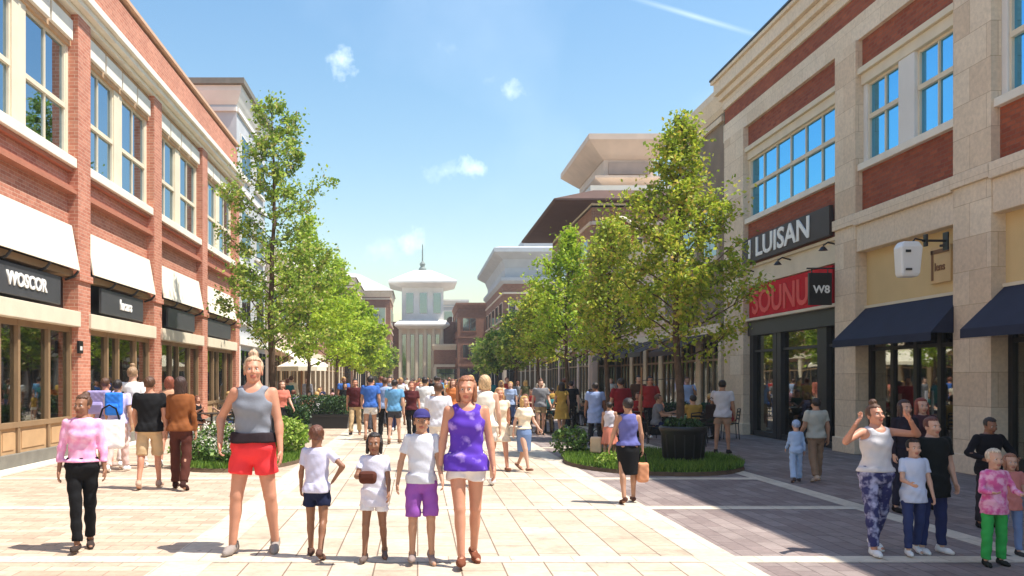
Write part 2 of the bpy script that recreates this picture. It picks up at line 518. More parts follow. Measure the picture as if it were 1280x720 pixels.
def f_body(sex, J, fat=1.0):
    A, B = TORSO[sex]; A = np.array(A)*fat; B = np.array(B)*fat
    def f(P):
        Q = unlean(P, J)
        d = loft(Q, TORSO_Z, A, B, .80, 1.50)
        if sex == 'f':
            for s in (-1, 1): d = smin(d, ell(Q, (s*.065, -.085, 1.275), (.055, .045, .052)), .03)
        for s in (-1, 1): d = smin(d, ell(Q, (s*.07, .055, .915), (.078, .07, .085)), .04)
        for s, k in ((-1, 'l'), (1, 'r')):
            h, kn, an = J['hip_'+k], J['knee_'+k], J['ank_'+k]
            m = fat
            d = smin(d, cone(P, h+np.array((0, 0, -.03)), kn, .083*m, .052*m), .035)
            d = smin(d, cone(P, kn, an, .049*m, .034*m), .02)
            sd = unit(an-kn); bk = np.array((0, 1., 0)); bk = bk-sd*(bk@sd)
            d = smin(d, ell(P, kn+(an-kn)*.30+bk*.018, (.045*m, .045*m, .10)), .03)
            fdv = J['foot_'+k]; heel = an+np.array((0, .03, -.055)); toe = an+fdv*.15+np.array((0, 0, -.06))
            d = smin(d, cone(P, heel, toe, .032, .026), .02)
            s_, e_, w_ = J['sh_'+k], J['el_'+k], J['wr_'+k]
            thick = {'m': 1.08, 'f': .88, 'c': .85}[sex]*(1+(fat-1)*.7)
            d = smin(d, cone(P, s_, e_, .050*thick, .039*thick), .035)
            d = smin(d, cone(P, e_, w_, .040*thick, .026*thick), .015)
            mm = e_+(w_-e_)*.28
            d = smin(d, cone(P, e_+(w_-e_)*.1, mm, .041*thick, .038*thick), .015)
        d = smin(d, cone(P, J['up']((0, .01, 1.44)), J['neck']+np.array((0, 0, .04)), .06, .052), .03)
        return d
    return f

def wr(P, amp=.004, s=0):
    x, y, z = P[..., 0], P[..., 1], P[..., 2]
    return amp*(np.sin(22*x+13*z+s)*np.cos(17*y-9*z+s*2)+.7*np.sin(41*z+19*x*np.cos(s)+23*y+s)+.5*np.sin(60*x-35*z+s*3)*np.sin(31*y+s))

def f_top(sex, J, kind, hem, ease=.016, fat=1.0, seed=0):
    A, B = TORSO[sex]; A = np.array(A)*fat+ease; B = np.array(B)*fat+ease
    zs = np.array(TORSO_Z)
    A = A.copy(); B = B.copy()
    A[:3] = np.maximum(A[:3], A[2]); B[:3] = np.maximum(B[:3], B[2])
    if kind in ('dress', 'gown'):
        zs = np.concatenate([[.45], zs]); A = np.concatenate([[A[0]+(.09 if kind == 'dress' else .05)], A]); B = np.concatenate([[B[0]+.09], B])
    def f(P):
        Q = unlean(P, J)
        d = loft(Q, zs, A, B, hem, 1.475)
        if hem < 1.0:
            for s in (-1, 1): d = smin(d, ell(Q, (s*.07, .055, .915), (.078+ease+.006, .07+ease+.008, .10+ease)), .04)
            d = smin(d, loft(Q, zs, A+.006, B+.006, hem, 1.0), .03)
        if sex == 'f':
            for s in (-1, 1): d = smin(d, ell(Q, (s*.062, -.085, 1.275), (.060+ease*.5, .050+ease*.5, .058)), .04)
        tl = {'tee': .62, 'dress': .35, 'gown': 0, 'tank': 0, 'long': 1.0, 'hood': 1.0}[kind]
        th = {'m': 1.08, 'f': .90, 'c': .88}[sex]*(1+(fat-1)*.7)
        for k in ('l', 'r'):
            s_, e_, w_ = J['sh_'+k], J['el_'+k], J['wr_'+k]
            if tl >= 1:
                d = smin(d, cone(P, s_, e_, .055*th, .050*th), .03)
                n = unit(w_-e_)
                d = smin(d, np.maximum(cone(P, e_, w_, .050*th, .040*th), (P-w_)@n+.012), .02)
            elif tl > 0:
                d = smin(d, limb_cut(P, s_-.01*unit(e_-s_), e_, .058*th, .064*th, tl), .02)
        if kind in ('tank', 'gown'):
            for s in (-1, 1):
                d = smax(d, -cone(Q, (s*(.215 if sex == 'm' else .190), -.2, 1.40), (s*(.215 if sex == 'm' else .190), .2, 1.40), .072, .072), .01)
            d = smax(d, -ell(Q, (0, -.06, 1.50), (.085, .13, .10)), .01)
        else:
            d = smax(d, -ell(Q, (0, -.02, 1.512), (.078, .085, .055)), .006)
        w = sstep(1.4, 1.0, Q[..., 2])*.6+.4
        d = d+wr(P, .0062, seed)*w
        return np.maximum(d, hem-Q[..., 2])
    return f

def f_bottom(sex, J, kind, fat=1.0, seed=0):
    A, B = TORSO[sex]; e = .012
    A = np.array(A)*fat+e; B = np.array(B)*fat+e
    def f(P):
        Q = unlean(P, J)
        if kind in ('skirt', 'longskirt', 'pencil'):
            z0 = {'skirt': .52, 'longskirt': .22, 'pencil': .47}[kind]
            zs = [z0, .70, .86, .93, 1.02, 1.06]
            w = {'skirt': .24, 'longskirt': .27, 'pencil': .155}[kind]
            AA = [w, .5*(w+A[2]), A[2], A[2], A[3], A[3]]; BB = [w*.95, .5*(w+B[2]+.02), B[2]+.03, B[2]+.01, B[3], B[3]]
            d = loft(Q, zs, AA, BB, z0, 1.05)
            an = np.arctan2(P[..., 1], P[..., 0])
            if kind != 'pencil': d = d+.010*np.sin(an*11+seed)*sstep(.95, z0, P[..., 2])
            return d
        AA = A.copy(); AA[0] = A[1]*.8; d = loft(Q, TORSO_Z, AA, B, .785, 1.035)
        for s in (-1, 1): d = smin(d, ell(Q, (s*.07, .055, .915), (.085, .075, .092)), .04)
        for k in ('l', 'r'):
            h, kn, an = J['hip_'+k], J['knee_'+k], J['ank_'+k]
            h = h+np.array((0, 0, -.02))
            if kind == 'hot':
                q = limb_cut(P, h, kn, .099*fat, .100*fat, .34)
            elif kind == 'shorts':
                q = limb_cut(P, h, kn, .098*fat, .098*fat, .52)
            elif kind == 'long_shorts':
                q = limb_cut(P, h, kn, .096*fat, .088*fat, .97)
            elif kind in ('trousers', 'jeans', 'wide'):
                rk, rb = {'trousers': (.074, .066), 'jeans': (.066, .054), 'wide': (.085, .088)}[kind]
                q = cone(P, h, kn, .094*fat, rk*fat)
                q = smin(q, limb_cut(P, kn, an, rk*fat, rb, .96), .02)
            elif kind == 'leggings':
                q = cone(P, h, kn, .088*fat, .057*fat)
                sd = unit(an-kn); bk = np.array((0, 1., 0)); bk = bk-sd*(bk@sd)
                q2 = smin(limb_cut(P, kn, an, .055*fat, .040, .9), ell(P, kn+(an-kn)*.30+bk*.018, (.051*fat, .051*fat, .11)), .03)
                q = smin(q, q2, .02)
            d = smin(d, q, .02)
        if kind != 'leggings': d = d+wr(P, .0055, seed+2)
        return np.maximum(d, Q[..., 2]-1.035)
    return f

def f_shoe(J, k, kind):
    an = J['ank_'+k]; fd = J['foot_'+k]; side = unit(np.cross(fd, (0, 0, 1.)))
    upv = np.cross(side, fd)
    def f(P):
        L = np.stack([(P-an)@side, -(P-an)@fd, (P-an)@upv], -1)     # foot frame, -y forward
        d = cone(L, (0, .045, -.045), (0, -.10, -.058), .040, .036)
        d = smin(d, cone(L, (0, -.10, -.058), (0, -.165, -.064), .042, .028), .03)
        if kind != 'flat':
            d = smin(d, cone(L, (0, .025, -.03), (0, .02, .012), .043, .044), .02)
            d = np.maximum(d, L[..., 2]-.015)
        else:
            d = np.maximum(d, L[..., 2]+.028-.3*np.maximum(L[..., 1]-.01, 0))
        return np.maximum(d, -.086-L[..., 2])
    return f, an+fd*.06-upv*.04

WRIST = {}
SKIN = {}
def skinmats(tone):
    if tone not in SKIN:
        c = {'light': (.62, .36, .25), 'tan': (.47, .25, .155), 'brown': (.27, .125, .07), 'red': (.58, .27, .17)}[tone]
        sk = plain('skin_'+tone, c, .5, 0, .06, 12, .1, .4, 90)
        lp = plain('lip_'+tone, (c[0]*.75, c[1]*.45, c[2]*.45), .45, 0, .03, 9)
        SKIN[tone] = (sk, lp)
    return SKIN[tone]

def make_person(spec):
    """spec: sex, pose, H, head (scale), fat, tone, hair(style, rgb), top(kind, hem, mat, ease), bottom(kind, mat), shoes(kind, mat), res, detail"""
    sex = spec['sex']; J = skeleton(sex, spec['pose']); fat = spec.get('fat', 1.0)
    H = spec['H']; hs = spec.get('head', 1.0); h = spec.get('res', .013); ck = spec.get('ck', h)
    S = H/(1.75+.22*(hs-1)*.9)
    pts = np.array([J[a+b] for a in ('hip_', 'knee_', 'ank_', 'sh_', 'el_', 'wr_') for b in 'lr']+[J['neck']])
    lo = pts.min(0)-(.17, .2, .14); hi = pts.max(0)+(.17, .17, .10)
    lo[2] = min(lo[2], min(J['ank_l'][2], J['ank_r'][2])-.12)
    sk, lp = skinmats(spec['tone'])
    body = surfnet(f_body(sex, J, fat), lo, hi, h)
    parts = [(*body, 0)]
    # head
    look = spec.get('look', (0, 0)); yaw, pit = R(look[0]), R(look[1])
    Rz = np.array(((math.cos(yaw), -math.sin(yaw), 0), (math.sin(yaw), math.cos(yaw), 0), (0, 0, 1)))
    Rx = np.array(((1, 0, 0), (0, math.cos(pit), -math.sin(pit)), (0, math.sin(pit), math.cos(pit))))
    HR = Rz@Rx
    hc = J['neck']+np.array((0, -.022, -.012))+HR@np.array((0, 0, .118*hs))
    def hx(v): return (v*hs)@HR.T+hc
    parts.append((hx(HEAD[0]), HEAD[1], HEADM))
    for s, k in ((-1, 'l'), (1, 'r')):
        v, f = HAND
        hd = spec['pose'].get('hand_'+k); d = J['fd_'+k] if hd is None else unit(hd)
        M = rotmat_from(d, spec['pose'].get('thumb_'+k, (0, -1, .0)))
        hscale = .98*({'m': 1, 'f': .9, 'c': .88}[sex])
        v = v*hscale
        if s < 0: v = v*np.array((-1, 1, 1)); f = f[:, ::-1]
        parts.append((v@M.T+J['wr_'+k]-d*.0, f, 0))
    low = min(J['ank_l'][2]-.086*1.0 if spec['pose'].get('foot_l', 0) >= 0 else 9, J['ank_r'][2]-.086 if spec['pose'].get('foot_r', 0) >= 0 else 9)
    for k in 'lr':
        fd = J['foot_'+k]
        low = min(low, J['ank_'+k][2]+fd[2]*.15-.088*math.sqrt(max(0, 1-fd[2]**2)))
    low = spec.get('floor', low)
    def tr(v): return (np.asarray(v)-np.array((0, 0, low)))*S
    parts = [(tr(v), f, k) for v, f, k in parts]
    me = mesh_from('person', parts, [sk, lp])
    o = bpy.data.objects.new('person', me); COL.objects.link(o)
    def child(name, v, f, mat, parent=o, tf=True):
        m = mesh_from(name, [(tr(v) if tf else v, f, 0)], [mat])
        c = bpy.data.objects.new(name, m); COL.objects.link(c); c.parent = parent
        return c
    tk = spec.get('top')
    if tk:
        hem = tk[1]
        b0 = lo.copy(); b0[2] = hem-.03
        b1 = hi.copy(); b1[2] = J['neck'][2]+.12 if not spec['pose'].get('armsup') else hi[2]
        b1[2] = max(b1[2], max(J['el_l'][2], J['el_r'][2])+.1)
        b0[2] = min(b0[2], min(J['wr_l'][2], J['wr_r'][2])-.08) if tk[0] in ('long', 'hood') else b0[2]
        v, f = surfnet(f_top(sex, J, tk[0], hem, tk[3], fat, spec.get('seed', 0)), b0, b1, ck)
        nm = {'tee': 't_shirt', 'tank': 'tank_top', 'long': 'sweater', 'dress': 'dress', 'gown': 'dress', 'hood': 'jacket'}[tk[0]]
        child(tk[4] if len(tk) > 4 else nm, v, f, tk[2])
    bk = spec.get('bottom')
    if bk:
        b0 = lo.copy(); b0[:2] -= .06; b1 = hi.copy(); b1[:2] += .06; b1[2] = 1.10
        if bk[0] in ('hot', 'shorts', 'long_shorts'): b0[2] = min(J['knee_l'][2], J['knee_r'][2])-.12
        v, f = surfnet(f_bottom(sex, J, bk[0], fat, spec.get('seed', 0)), b0, b1, ck)
        nm = {'hot': 'shorts', 'long_shorts': 'shorts', 'longskirt': 'skirt', 'pencil': 'skirt', 'wide': 'trousers'}.get(bk[0], bk[0])
        child(nm, v, f, bk[1])
    for k in 'lr':
        fn, c = f_shoe(J, k, spec['shoes'][0])
        v, f = surfnet(fn, c-.22, c+.22, max(.009, h*.75))
        child('shoe', v, f, spec['shoes'][1])
    hv, hf = hair_mesh(spec['hair'][0]) if spec['hair'][0] != 'cap' else hair_mesh('short')
    hr = hairmat(spec['hair'][1])
    hair = child('hair', hx(hv), hf, hr)
    if 'cap' in spec:
        v, f = cap_mesh(); child('cap', hx(v), f, spec['cap'])
    if spec.get('detail'):
        wh = plain('eye_white', (.75, .72, .68), .25, 0, .02); ir = plain('iris_dark', (.03, .018, .012), .15, 0, .02)
        for s in (-1, 1):
            m = MB()
            for c, r, mt in (((s*.031, -.0745, .004), .0118, wh), ((s*.031, -.0818, .004), .0068, ir)):
                vs = []; fs = []
                n = 10; mlev = 6
                for i in range(mlev+1):
                    ph = PI*i/mlev
                    for j in range(n):
                        a = 2*PI*j/n
                        vs.append((c[0]+r*math.sin(ph)*math.cos(a), c[1]+r*math.sin(ph)*math.sin(a), c[2]+r*math.cos(ph)))
                for i in range(mlev):
                    for j in range(n): fs.append((i*n+j, (i+1)*n+j, (i+1)*n+(j+1) % n, i*n+(j+1) % n))
                m.add([tuple(p) for p in tr(hx(np.array(vs)))], fs, mt)
            m.build('eye', None, o, smooth=True)
            b = MB(); pp = np.array([(s*.016, -.088, .021), (s*.031, -.0895, .0265), (s*.047, -.080, .022)])
            b.tube([tuple(p) for p in tr(hx(pp))], [.003*S, .004*S, .002*S], 6); b.build('eyebrow', hr, o, smooth=True)
    if spec.get('belt'):
        A, B = TORSO[sex]; A2 = np.array(A)*fat+.044; B2 = np.array(B)*fat+.044
        v, f = surfnet(lambda P: np.maximum(loft(unlean(P, J), TORSO_Z, A2, B2, .975, 1.065)+wr(P, .003, 4), -(loft(unlean(P, J), TORSO_Z, A2-.03, B2-.03, .9, 1.2))), np.array((-.3, -.3, .94)), np.array((.3, .3, 1.1)), .011)
        child('belt', v, f, spec['belt'])
    for k in 'lr':
        WRIST[(o.name, k)] = Vector(tr(J['wr_'+k]+J['fd_'+k]*.07))
    return o

# poses: leg = (forward swing, abduct, knee bend); arm = (forward swing, abduct, elbow bend, inward)
POSES = {
 'stand': dict(leg_l=(0, 4, 2), leg_r=(2, 3, 3), arm_l=(4, 9, 12), arm_r=(2, 10, 14)),
 'stand_wide': dict(leg_l=(-2, 8, 2), leg_r=(4, 7, 3), arm_l=(2, 13, 12), arm_r=(4, 12, 14)),
 'walk': dict(leg_l=(22, 2, 8), leg_r=(-14, 2, 18), foot_l=8, foot_r=-28, arm_l=(-18, 8, 12), arm_r=(20, 8, 24), lean=2),
 'walk2': dict(leg_l=(-12, 2, 24), leg_r=(18, 2, 5), foot_l=-32, foot_r=6, arm_l=(18, 8, 28), arm_r=(-16, 8, 12), lean=2),
 'stroll': dict(leg_l=(10, 3, 5), leg_r=(-7, 3, 14), foot_l=3, foot_r=-18, arm_l=(-8, 9, 14), arm_r=(10, 8, 30)),
 'cross': dict(leg_l=(9, -3, 5), leg_r=(-5, 1, 12), foot_l=3, foot_r=-14, arm_l=(-3, 10, 10), arm_r=(3, 10, 12)),
 'akimbo': dict(leg_l=(-8, 2, 20), leg_r=(10, 2, 4), foot_l=-22, foot_r=3, arm_l=((-.75, .25, -.65), (.55, -.35, -.75)), arm_r=(6, 12, 18)),
 'hold': dict(leg_l=(3, 4, 4), leg_r=(-3, 4, 4), arm_l=(18, 10, 80, 25), arm_r=(16, 10, 85, 30)),
 'phone': dict(leg_l=(3, 4, 4), leg_r=(-3, 4, 4), arm_l=(6, 8, 14), arm_r=(30, 12, 105, 25)),
 'armsup': dict(leg_l=(14, 3, 5), leg_r=(-10, 3, 16), foot_l=4, foot_r=-16, armsup=True,
                arm_l=((-.70, -.30, -.30), (.30, -.38, .87)), arm_r=((.82, -.25, -.08), (-.60, -.42, .68)),
                hand_l=(.55, .1, .8), hand_r=(-.65, .1, .7)),
 'sit': dict(leg_l=(82, 8, 80), leg_r=(84, 8, 84), arm_l=(30, 8, 60, 12), arm_r=(35, 8, 70, 15), lean=6),
 'bend': dict(leg_l=(14, 4, 20), leg_r=(4, 4, 10), arm_l=(40, 6, 20), arm_r=(45, 6, 25), lean=38),
}
# ------------------------------------------------------------------ camera, sky, sun
EYE = 1.75
cam = bpy.data.cameras.new('camera'); camo = bpy.data.objects.new('camera', cam); COL.objects.link(camo)
camo.location = (0, 0, EYE); camo.rotation_euler = (R(90), 0, 0)
cam.sensor_width = 36; cam.lens = 36*1100/1280
cam.shift_x = (640-522)/1280; cam.shift_y = (473-360)/1280
cam.clip_end = 3000; scene.camera = camo

TS = Vector((.49, -.14, 1.0)).normalized()      # towards the sun
elev = math.asin(TS.z); azim = math.atan2(TS.x, TS.y)
sun = bpy.data.lights.new('sun', 'SUN'); sun.energy = 5.0; sun.angle = R(.5); sun.color = (1, .945, .86)
so = bpy.data.objects.new('sun', sun); COL.objects.link(so); so.rotation_euler = (-TS).to_track_quat('-Z', 'Y').to_euler(); so.location = (20, -10, 40)

wd = bpy.data.worlds.new('World'); scene.world = wd; wd.use_nodes = True
nt = wd.node_tree; N = nt.nodes; L = nt.links; bg = N['Background']
sky = N.new('ShaderNodeTexSky'); sky.sky_type = 'NISHITA'; sky.sun_disc = False
sky.sun_elevation = elev; sky.sun_rotation = azim; sky.altitude = 100; sky.air_density = 1.6; sky.dust_density = .8; sky.ozone_density = 1.6
tc = N.new('ShaderNodeTexCoord')
nrm = N.new('ShaderNodeVectorMath'); nrm.operation = 'NORMALIZE'; L.new(tc.outputs['Generated'], nrm.inputs[0])
no = N.new('ShaderNodeTexNoise'); no.inputs['Scale'].default_value = 55; no.inputs['Detail'].default_value = 7; no.inputs['Roughness'].default_value = .62
L.new(nrm.outputs[0], no.inputs['Vector'])
def pxdir(x, y):
    return Vector(((x-522)/1100, 1, (473-y)/1100)).normalized()
acc = None
def mth(op, a, b=None, c=None):
    n = N.new('ShaderNodeMath'); n.operation = op
    for i, q in enumerate((a, b, c)):
        if q is None: continue
        if isinstance(q, (int, float)): n.inputs[i].default_value = q
        else: L.new(q, n.inputs[i])
    return n.outputs[0]
def addmask(m):
    global acc
    acc = m if acc is None else mth('MAXIMUM', acc, m)
for (x, y, rx, ry, st) in ((428, 79, 15, 17, 1.0), (640, 116, 14, 11, .85), (586, 213, 17, 12, .95), (556, 214, 20, 12, .5), (511, 303, 17, 13, .75), (480, 312, 22, 14, .35), (563, 60, 16, 9, .25), (612, 100, 18, 8, .25)):
    d = pxdir(x, y)
    s = N.new('ShaderNodeVectorMath'); s.operation = 'SUBTRACT'; L.new(nrm.outputs[0], s.inputs[0]); s.inputs[1].default_value = d
    t = N.new('ShaderNodeVectorMath'); t.operation = 'DIVIDE'; L.new(s.outputs[0], t.inputs[0]); t.inputs[1].default_value = (rx/1100*.9, rx/1100*.9, ry/1100*.9)
    l = N.new('ShaderNodeVectorMath'); l.operation = 'LENGTH'; L.new(t.outputs[0], l.inputs[0])
    v = mth('MULTIPLY_ADD', no.outputs['Fac'], 4.2, -2.2)
    v = mth('ADD', l.outputs['Value'], v)
    v = mth('SUBTRACT', 1.15, v)
    v = mth('MULTIPLY', v, .5)
    n = N.new('ShaderNodeClamp'); L.new(v, n.inputs[0])
    addmask(mth('MULTIPLY', n.outputs[0], st*.45))
# the thin vapour trail at the upper right: a great-circle band
a = pxdir(800, 0); b = pxdir(920, 36); nn = a.cross(b).normalized()
dt = N.new('ShaderNodeVectorMath'); dt.operation = 'DOT_PRODUCT'; L.new(nrm.outputs[0], dt.inputs[0]); dt.inputs[1].default_value = nn
w_ = mth('ABSOLUTE', dt.outputs['Value']); w_ = mth('DIVIDE', w_, .0035); w_ = mth('SUBTRACT', 1.0, w_)
cl_ = N.new('ShaderNodeClamp'); L.new(w_, cl_.inputs[0])
d2 = N.new('ShaderNodeVectorMath'); d2.operation = 'DISTANCE'; L.new(nrm.outputs[0], d2.inputs[0]); d2.inputs[1].default_value = pxdir(868, 20)
f_ = mth('DIVIDE', d2.outputs['Value'], .085); f_ = mth('SUBTRACT', 1.0, f_); c2 = N.new('ShaderNodeClamp'); L.new(f_, c2.inputs[0])
addmask(mth('MULTIPLY', mth('MULTIPLY', cl_.outputs[0], c2.outputs[0]), .22))
# faint broad haze clouds
n2 = N.new('ShaderNodeTexNoise'); n2.inputs['Scale'].default_value = 3.2; n2.inputs['Detail'].default_value = 6
L.new(nrm.outputs[0], n2.inputs['Vector'])
m2 = N.new('ShaderNodeMapRange'); m2.inputs['From Min'].default_value = .5; m2.inputs['From Max'].default_value = .8; m2.inputs['To Max'].default_value = .12
L.new(n2.outputs['Fac'], m2.inputs['Value']); addmask(m2.outputs[0])
mx = N.new('ShaderNodeMix'); mx.data_type = 'RGBA'; L.new(acc, mx.inputs['Factor']); hs = N.new('ShaderNodeHueSaturation'); hs.inputs['Saturation'].default_value = 1.24; L.new(sky.outputs[0], hs.inputs['Color']); L.new(hs.outputs[0], mx.inputs['A']); mx.inputs['B'].default_value = (11.5, 12.2, 12.6, 1)
L.new(mx.outputs['Result'], bg.inputs['Color']); bg.inputs['Strength'].default_value = .125
vs = scene.view_settings; vs.view_transform = 'Standard'; vs.look = 'None'; vs.gamma = 1; vs.use_curve_mapping = False; vs.exposure = .62

# ------------------------------------------------------------------ shared materials
M = {}
M['brickL'] = masonry('orange_brick', (lin((204,138,112)), lin((184,114,90))), lin((208,168,146)), .24, .08, .007, bump=.5, dirt=.15)
M['brickR'] = masonry('dark_red_brick', (lin((170,90,60)), lin((142,68,46))), lin((140,92,72)), .24, .085, .010, bump=.9, dirt=.15)
M['brickF'] = masonry('brown_brick', (lin((158,112,88)), lin((135,92,70))), lin((170,140,120)), .24, .08, .008, dirt=.2)
M['stone'] = masonry('travertine_blocks', (lin((234,216,190)), lin((214,190,162))), lin((190,164,134)), .95, .62, .006, bump=.25, dirt=.14)
M['stone2'] = masonry('beige_stone', (lin((234,216,192)), lin((224,204,178))), lin((198,176,146)), 1.3, .9, .005, bump=.2, dirt=.12)
M['cream'] = plain('cream_trim', lin((222,208,182)), .8, 0, .06, 2, .15)
M['white_stone'] = plain('white_stone_trim', lin((232,224,208)), .8, 0, .06, 2, .15)
M['stucco'] = plain('yellow_beige_stucco', lin((214,186,134)), .9, 0, .05, 1.5, .2)
M['tanpaint'] = plain('tan_painted_frame', lin((146,118,86)), .6, 0, .08, 3, .05)
M['awnwhite'] = plain('white_awning_cloth', lin((236,226,204)), .85, 0, .03, 2, .05)
M['navy'] = plain('navy_awning_cloth', lin((34,40,62)), .85, 0, .1, 3, .1)
M['dark'] = plain('dark_metal', lin((42,42,44)), .5, 0, .1, 4, .05)
M['black'] = plain('black_paint', lin((24,24,25)), .45, 0, .1, 4)
M['signgrey'] = plain('charcoal_sign', lin((66,66,68)), .55, 0, .08, 3)
M['red'] = plain('red_sign_paint', lin((196,30,38)), .8, 0, .12, 2, 0, .2)
M['redlt'] = plain('pale_red_letter', lin((226,98,88)), .8, 0, .05, 2, 0, .2)
M['white'] = plain('white_letter', lin((238,236,230)), .5, 0, .03, 2)
M['whitepaint'] = plain('white_painted_render', lin((226,222,214)), .8, 0, .06, 1, .1)
M['greyrender'] = plain('pale_grey_render', lin((184,186,188)), .8, 0, .08, 1, .1)
M['greybrown'] = plain('grey_brown_render', lin((134,116,98)), .85, 0, .18, 1.2, .2)
M['brownroof'] = plain('dark_brown_soffit', lin((84,58,48)), .8, 0, .12, 2, .2)
M['pinkcream'] = plain('pinkish_cream_render', lin((214,190,172)), .85, 0, .07, 1.5, .15)
M['shopwall'] = plain('shop_back_wall', lin((214,176,122)), .8, 0, .35, 1.3)
M['shopfloor'] = plain('shop_floor', lin((120,100,80)), .5, 0, .1, 2)
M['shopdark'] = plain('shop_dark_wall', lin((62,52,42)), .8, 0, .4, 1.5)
M['wood'] = plain('shop_wood', lin((140,96,58)), .6, 0, .2, 4)
M['kerbstone'] = plain('dark_kerb_stone', lin((120,116,106)), .8, 0, .12, 4, .3)
M['roofgrey'] = plain('grey_roof', lin((150,148,146)), .8, 0, .1, 2)
M['bark'] = plain('bark', lin((92,74,60)), .9, 0, .3, 9, .8, .2, 30)
M['glassL'] = glassmat('blue_window_glass', (.50,.66,.80), .62, .02, (.25,.3,.33))
M['glassR'] = glassmat('deep_blue_window_glass', (.20,.62,1.0), .85, .02, (.12,.2,.3), .05)
M['glassS'] = glassmat('shop_glass', (.75,.78,.75), .28, .02, (.62,.62,.58), .08)
M['glassF'] = glassmat('far_window_glass', (.5,.6,.65), .5, .05, (.1,.1,.1))
M['curtain'] = plain('pale_curtain', lin((206,200,190)), .9, 0, .15, 3)

# ------------------------------------------------------------------ the ground
def sheet(name, pts, z, mat, kind='structure'):
    m = MB(); m.add([(x, y, z) for x, y in pts], [tuple(range(len(pts)))])
    o = m.build(name, mat); tag(o, kind=kind); return o
sheet('ground', [(-900,-300),(900,-300),(900,1500),(-900,1500)], -.02, plain('far_ground', lin((150,140,125)), .95, 0, .2, .05))
pavC = masonry('cream_plaza_pavers', (lin((207,191,170)), lin((190,172,150))), lin((132,114,98)), .80, .40, .008, rough=.8, bump=.35, horizontal=True, swap=True, dirt=.26, dscale=1.1)
pavL = masonry('tan_side_pavers', (lin((203,182,160)), lin((180,156,134))), lin((150,128,110)), .40, .20, .006, rough=.82, bump=.35, horizontal=True, dirt=.16, dscale=.7)
pavR = masonry('shade_darkened_side_pavers', (lin((154,140,134)), lin((130,114,110))), lin((108,94,90)), .40, .20, .006, rough=.82, bump=.35, horizontal=True, swap=True, dirt=.2, dscale=.7)  # paver colour darkened and greyed: building shade is partly painted into it
band = masonry('pale_band_stone', (lin((214,200,180)), lin((200,186,166))), lin((170,152,134)), .6, .6, .006, rough=.8, bump=.2, horizontal=True, dirt=.12)
sheet('pavement_side', [(-7.75,-12),(-2.38,-12),(-2.38,150),(-7.75,150)], 0, pavL)
sheet('plaza_pavement', [(-2.38,-12),(2.75,-12),(2.75,150),(-2.38,150)], 0, pavC)
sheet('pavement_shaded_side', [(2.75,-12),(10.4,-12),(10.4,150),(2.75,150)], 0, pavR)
mb = MB()
def flat(m, x0, x1, y0, y1, z): m.add([(x0,y0,z),(x1,y0,z),(x1,y1,z),(x0,y1,z)], [(0,1,2,3)])
for x0, x1, yy in ((-2.42,-1.95,150),(2.72,3.12,150)): flat(mb, x0, x1, -12, yy, .004)
flat(mb, 5.85, 6.15, -12, 150, .004)
ys = [1.6, 5.0, 8.35, 11.75, 15.2, 22.0, 28.6, 35.0, 45, 55, 65, 80, 95]
for y in ys:
    for x0, x1 in ((-7.7,-2.42),(-1.95,2.72),(3.12,5.85)): flat(mb, x0, x1, y, y+.30, .004)
tag(mb.build('paving_band', band), kind='structure')
# low kerb in front of the left shop fronts
mb = MB(); mb.box(-7.75, -7.35, -6, 37.8, .0, .05)
tag(mb.build('kerb', plain('pale_kerb', lin((225,216,200)), .8, 0, .06, 3, .2), bevel=.01), kind='structure')

def text_mesh(body, size, mat, parent, name='lettering', ext=.012, bold=.0, xscale=1):
    cu = bpy.data.curves.new('t', 'FONT'); cu.body = body; cu.size = size; cu.extrude = ext; cu.offset = bold
    cu.align_x = 'CENTER'; cu.align_y = 'CENTER'; cu.resolution_u = 3
    t = bpy.data.objects.new('t', cu); COL.objects.link(t)
    bpy.context.view_layer.update()
    dg = bpy.context.evaluated_depsgraph_get()
    me = bpy.data.meshes.new_from_object(t.evaluated_get(dg)); me.name = name
    bpy.data.objects.remove(t)
    for v in me.vertices: v.co.x *= xscale
    me.materials.clear(); me.materials.append(mat)
    o = bpy.data.objects.new(name, me); COL.objects.link(o); o.parent = parent
    return o

# ------------------------------------------------------------------ the two near buildings
class Fac:
    """facade helper: s = -1 left side of the street, +1 right; d = depth behind the facade line"""
    def __init__(s, side, W, root): s.side = side; s.W = W; s.root = root; s.org = root.location
    def X(s, d): return s.side*(s.W+d)
    def box(s, m, d0, d1, y0, y1, z0, z1, mat=None): m.box(s.X(d0), s.X(d1), y0, y1, z0, z1, mat)
    def done(s, m, name, mat=None, parent=None, bevel=0, label=None):
        # children of children sit at the same origin as the root
        o = m.build(name, mat, parent or s.root, org=s.org, bevel=bevel)
        if label: o['label'] = label
        return o

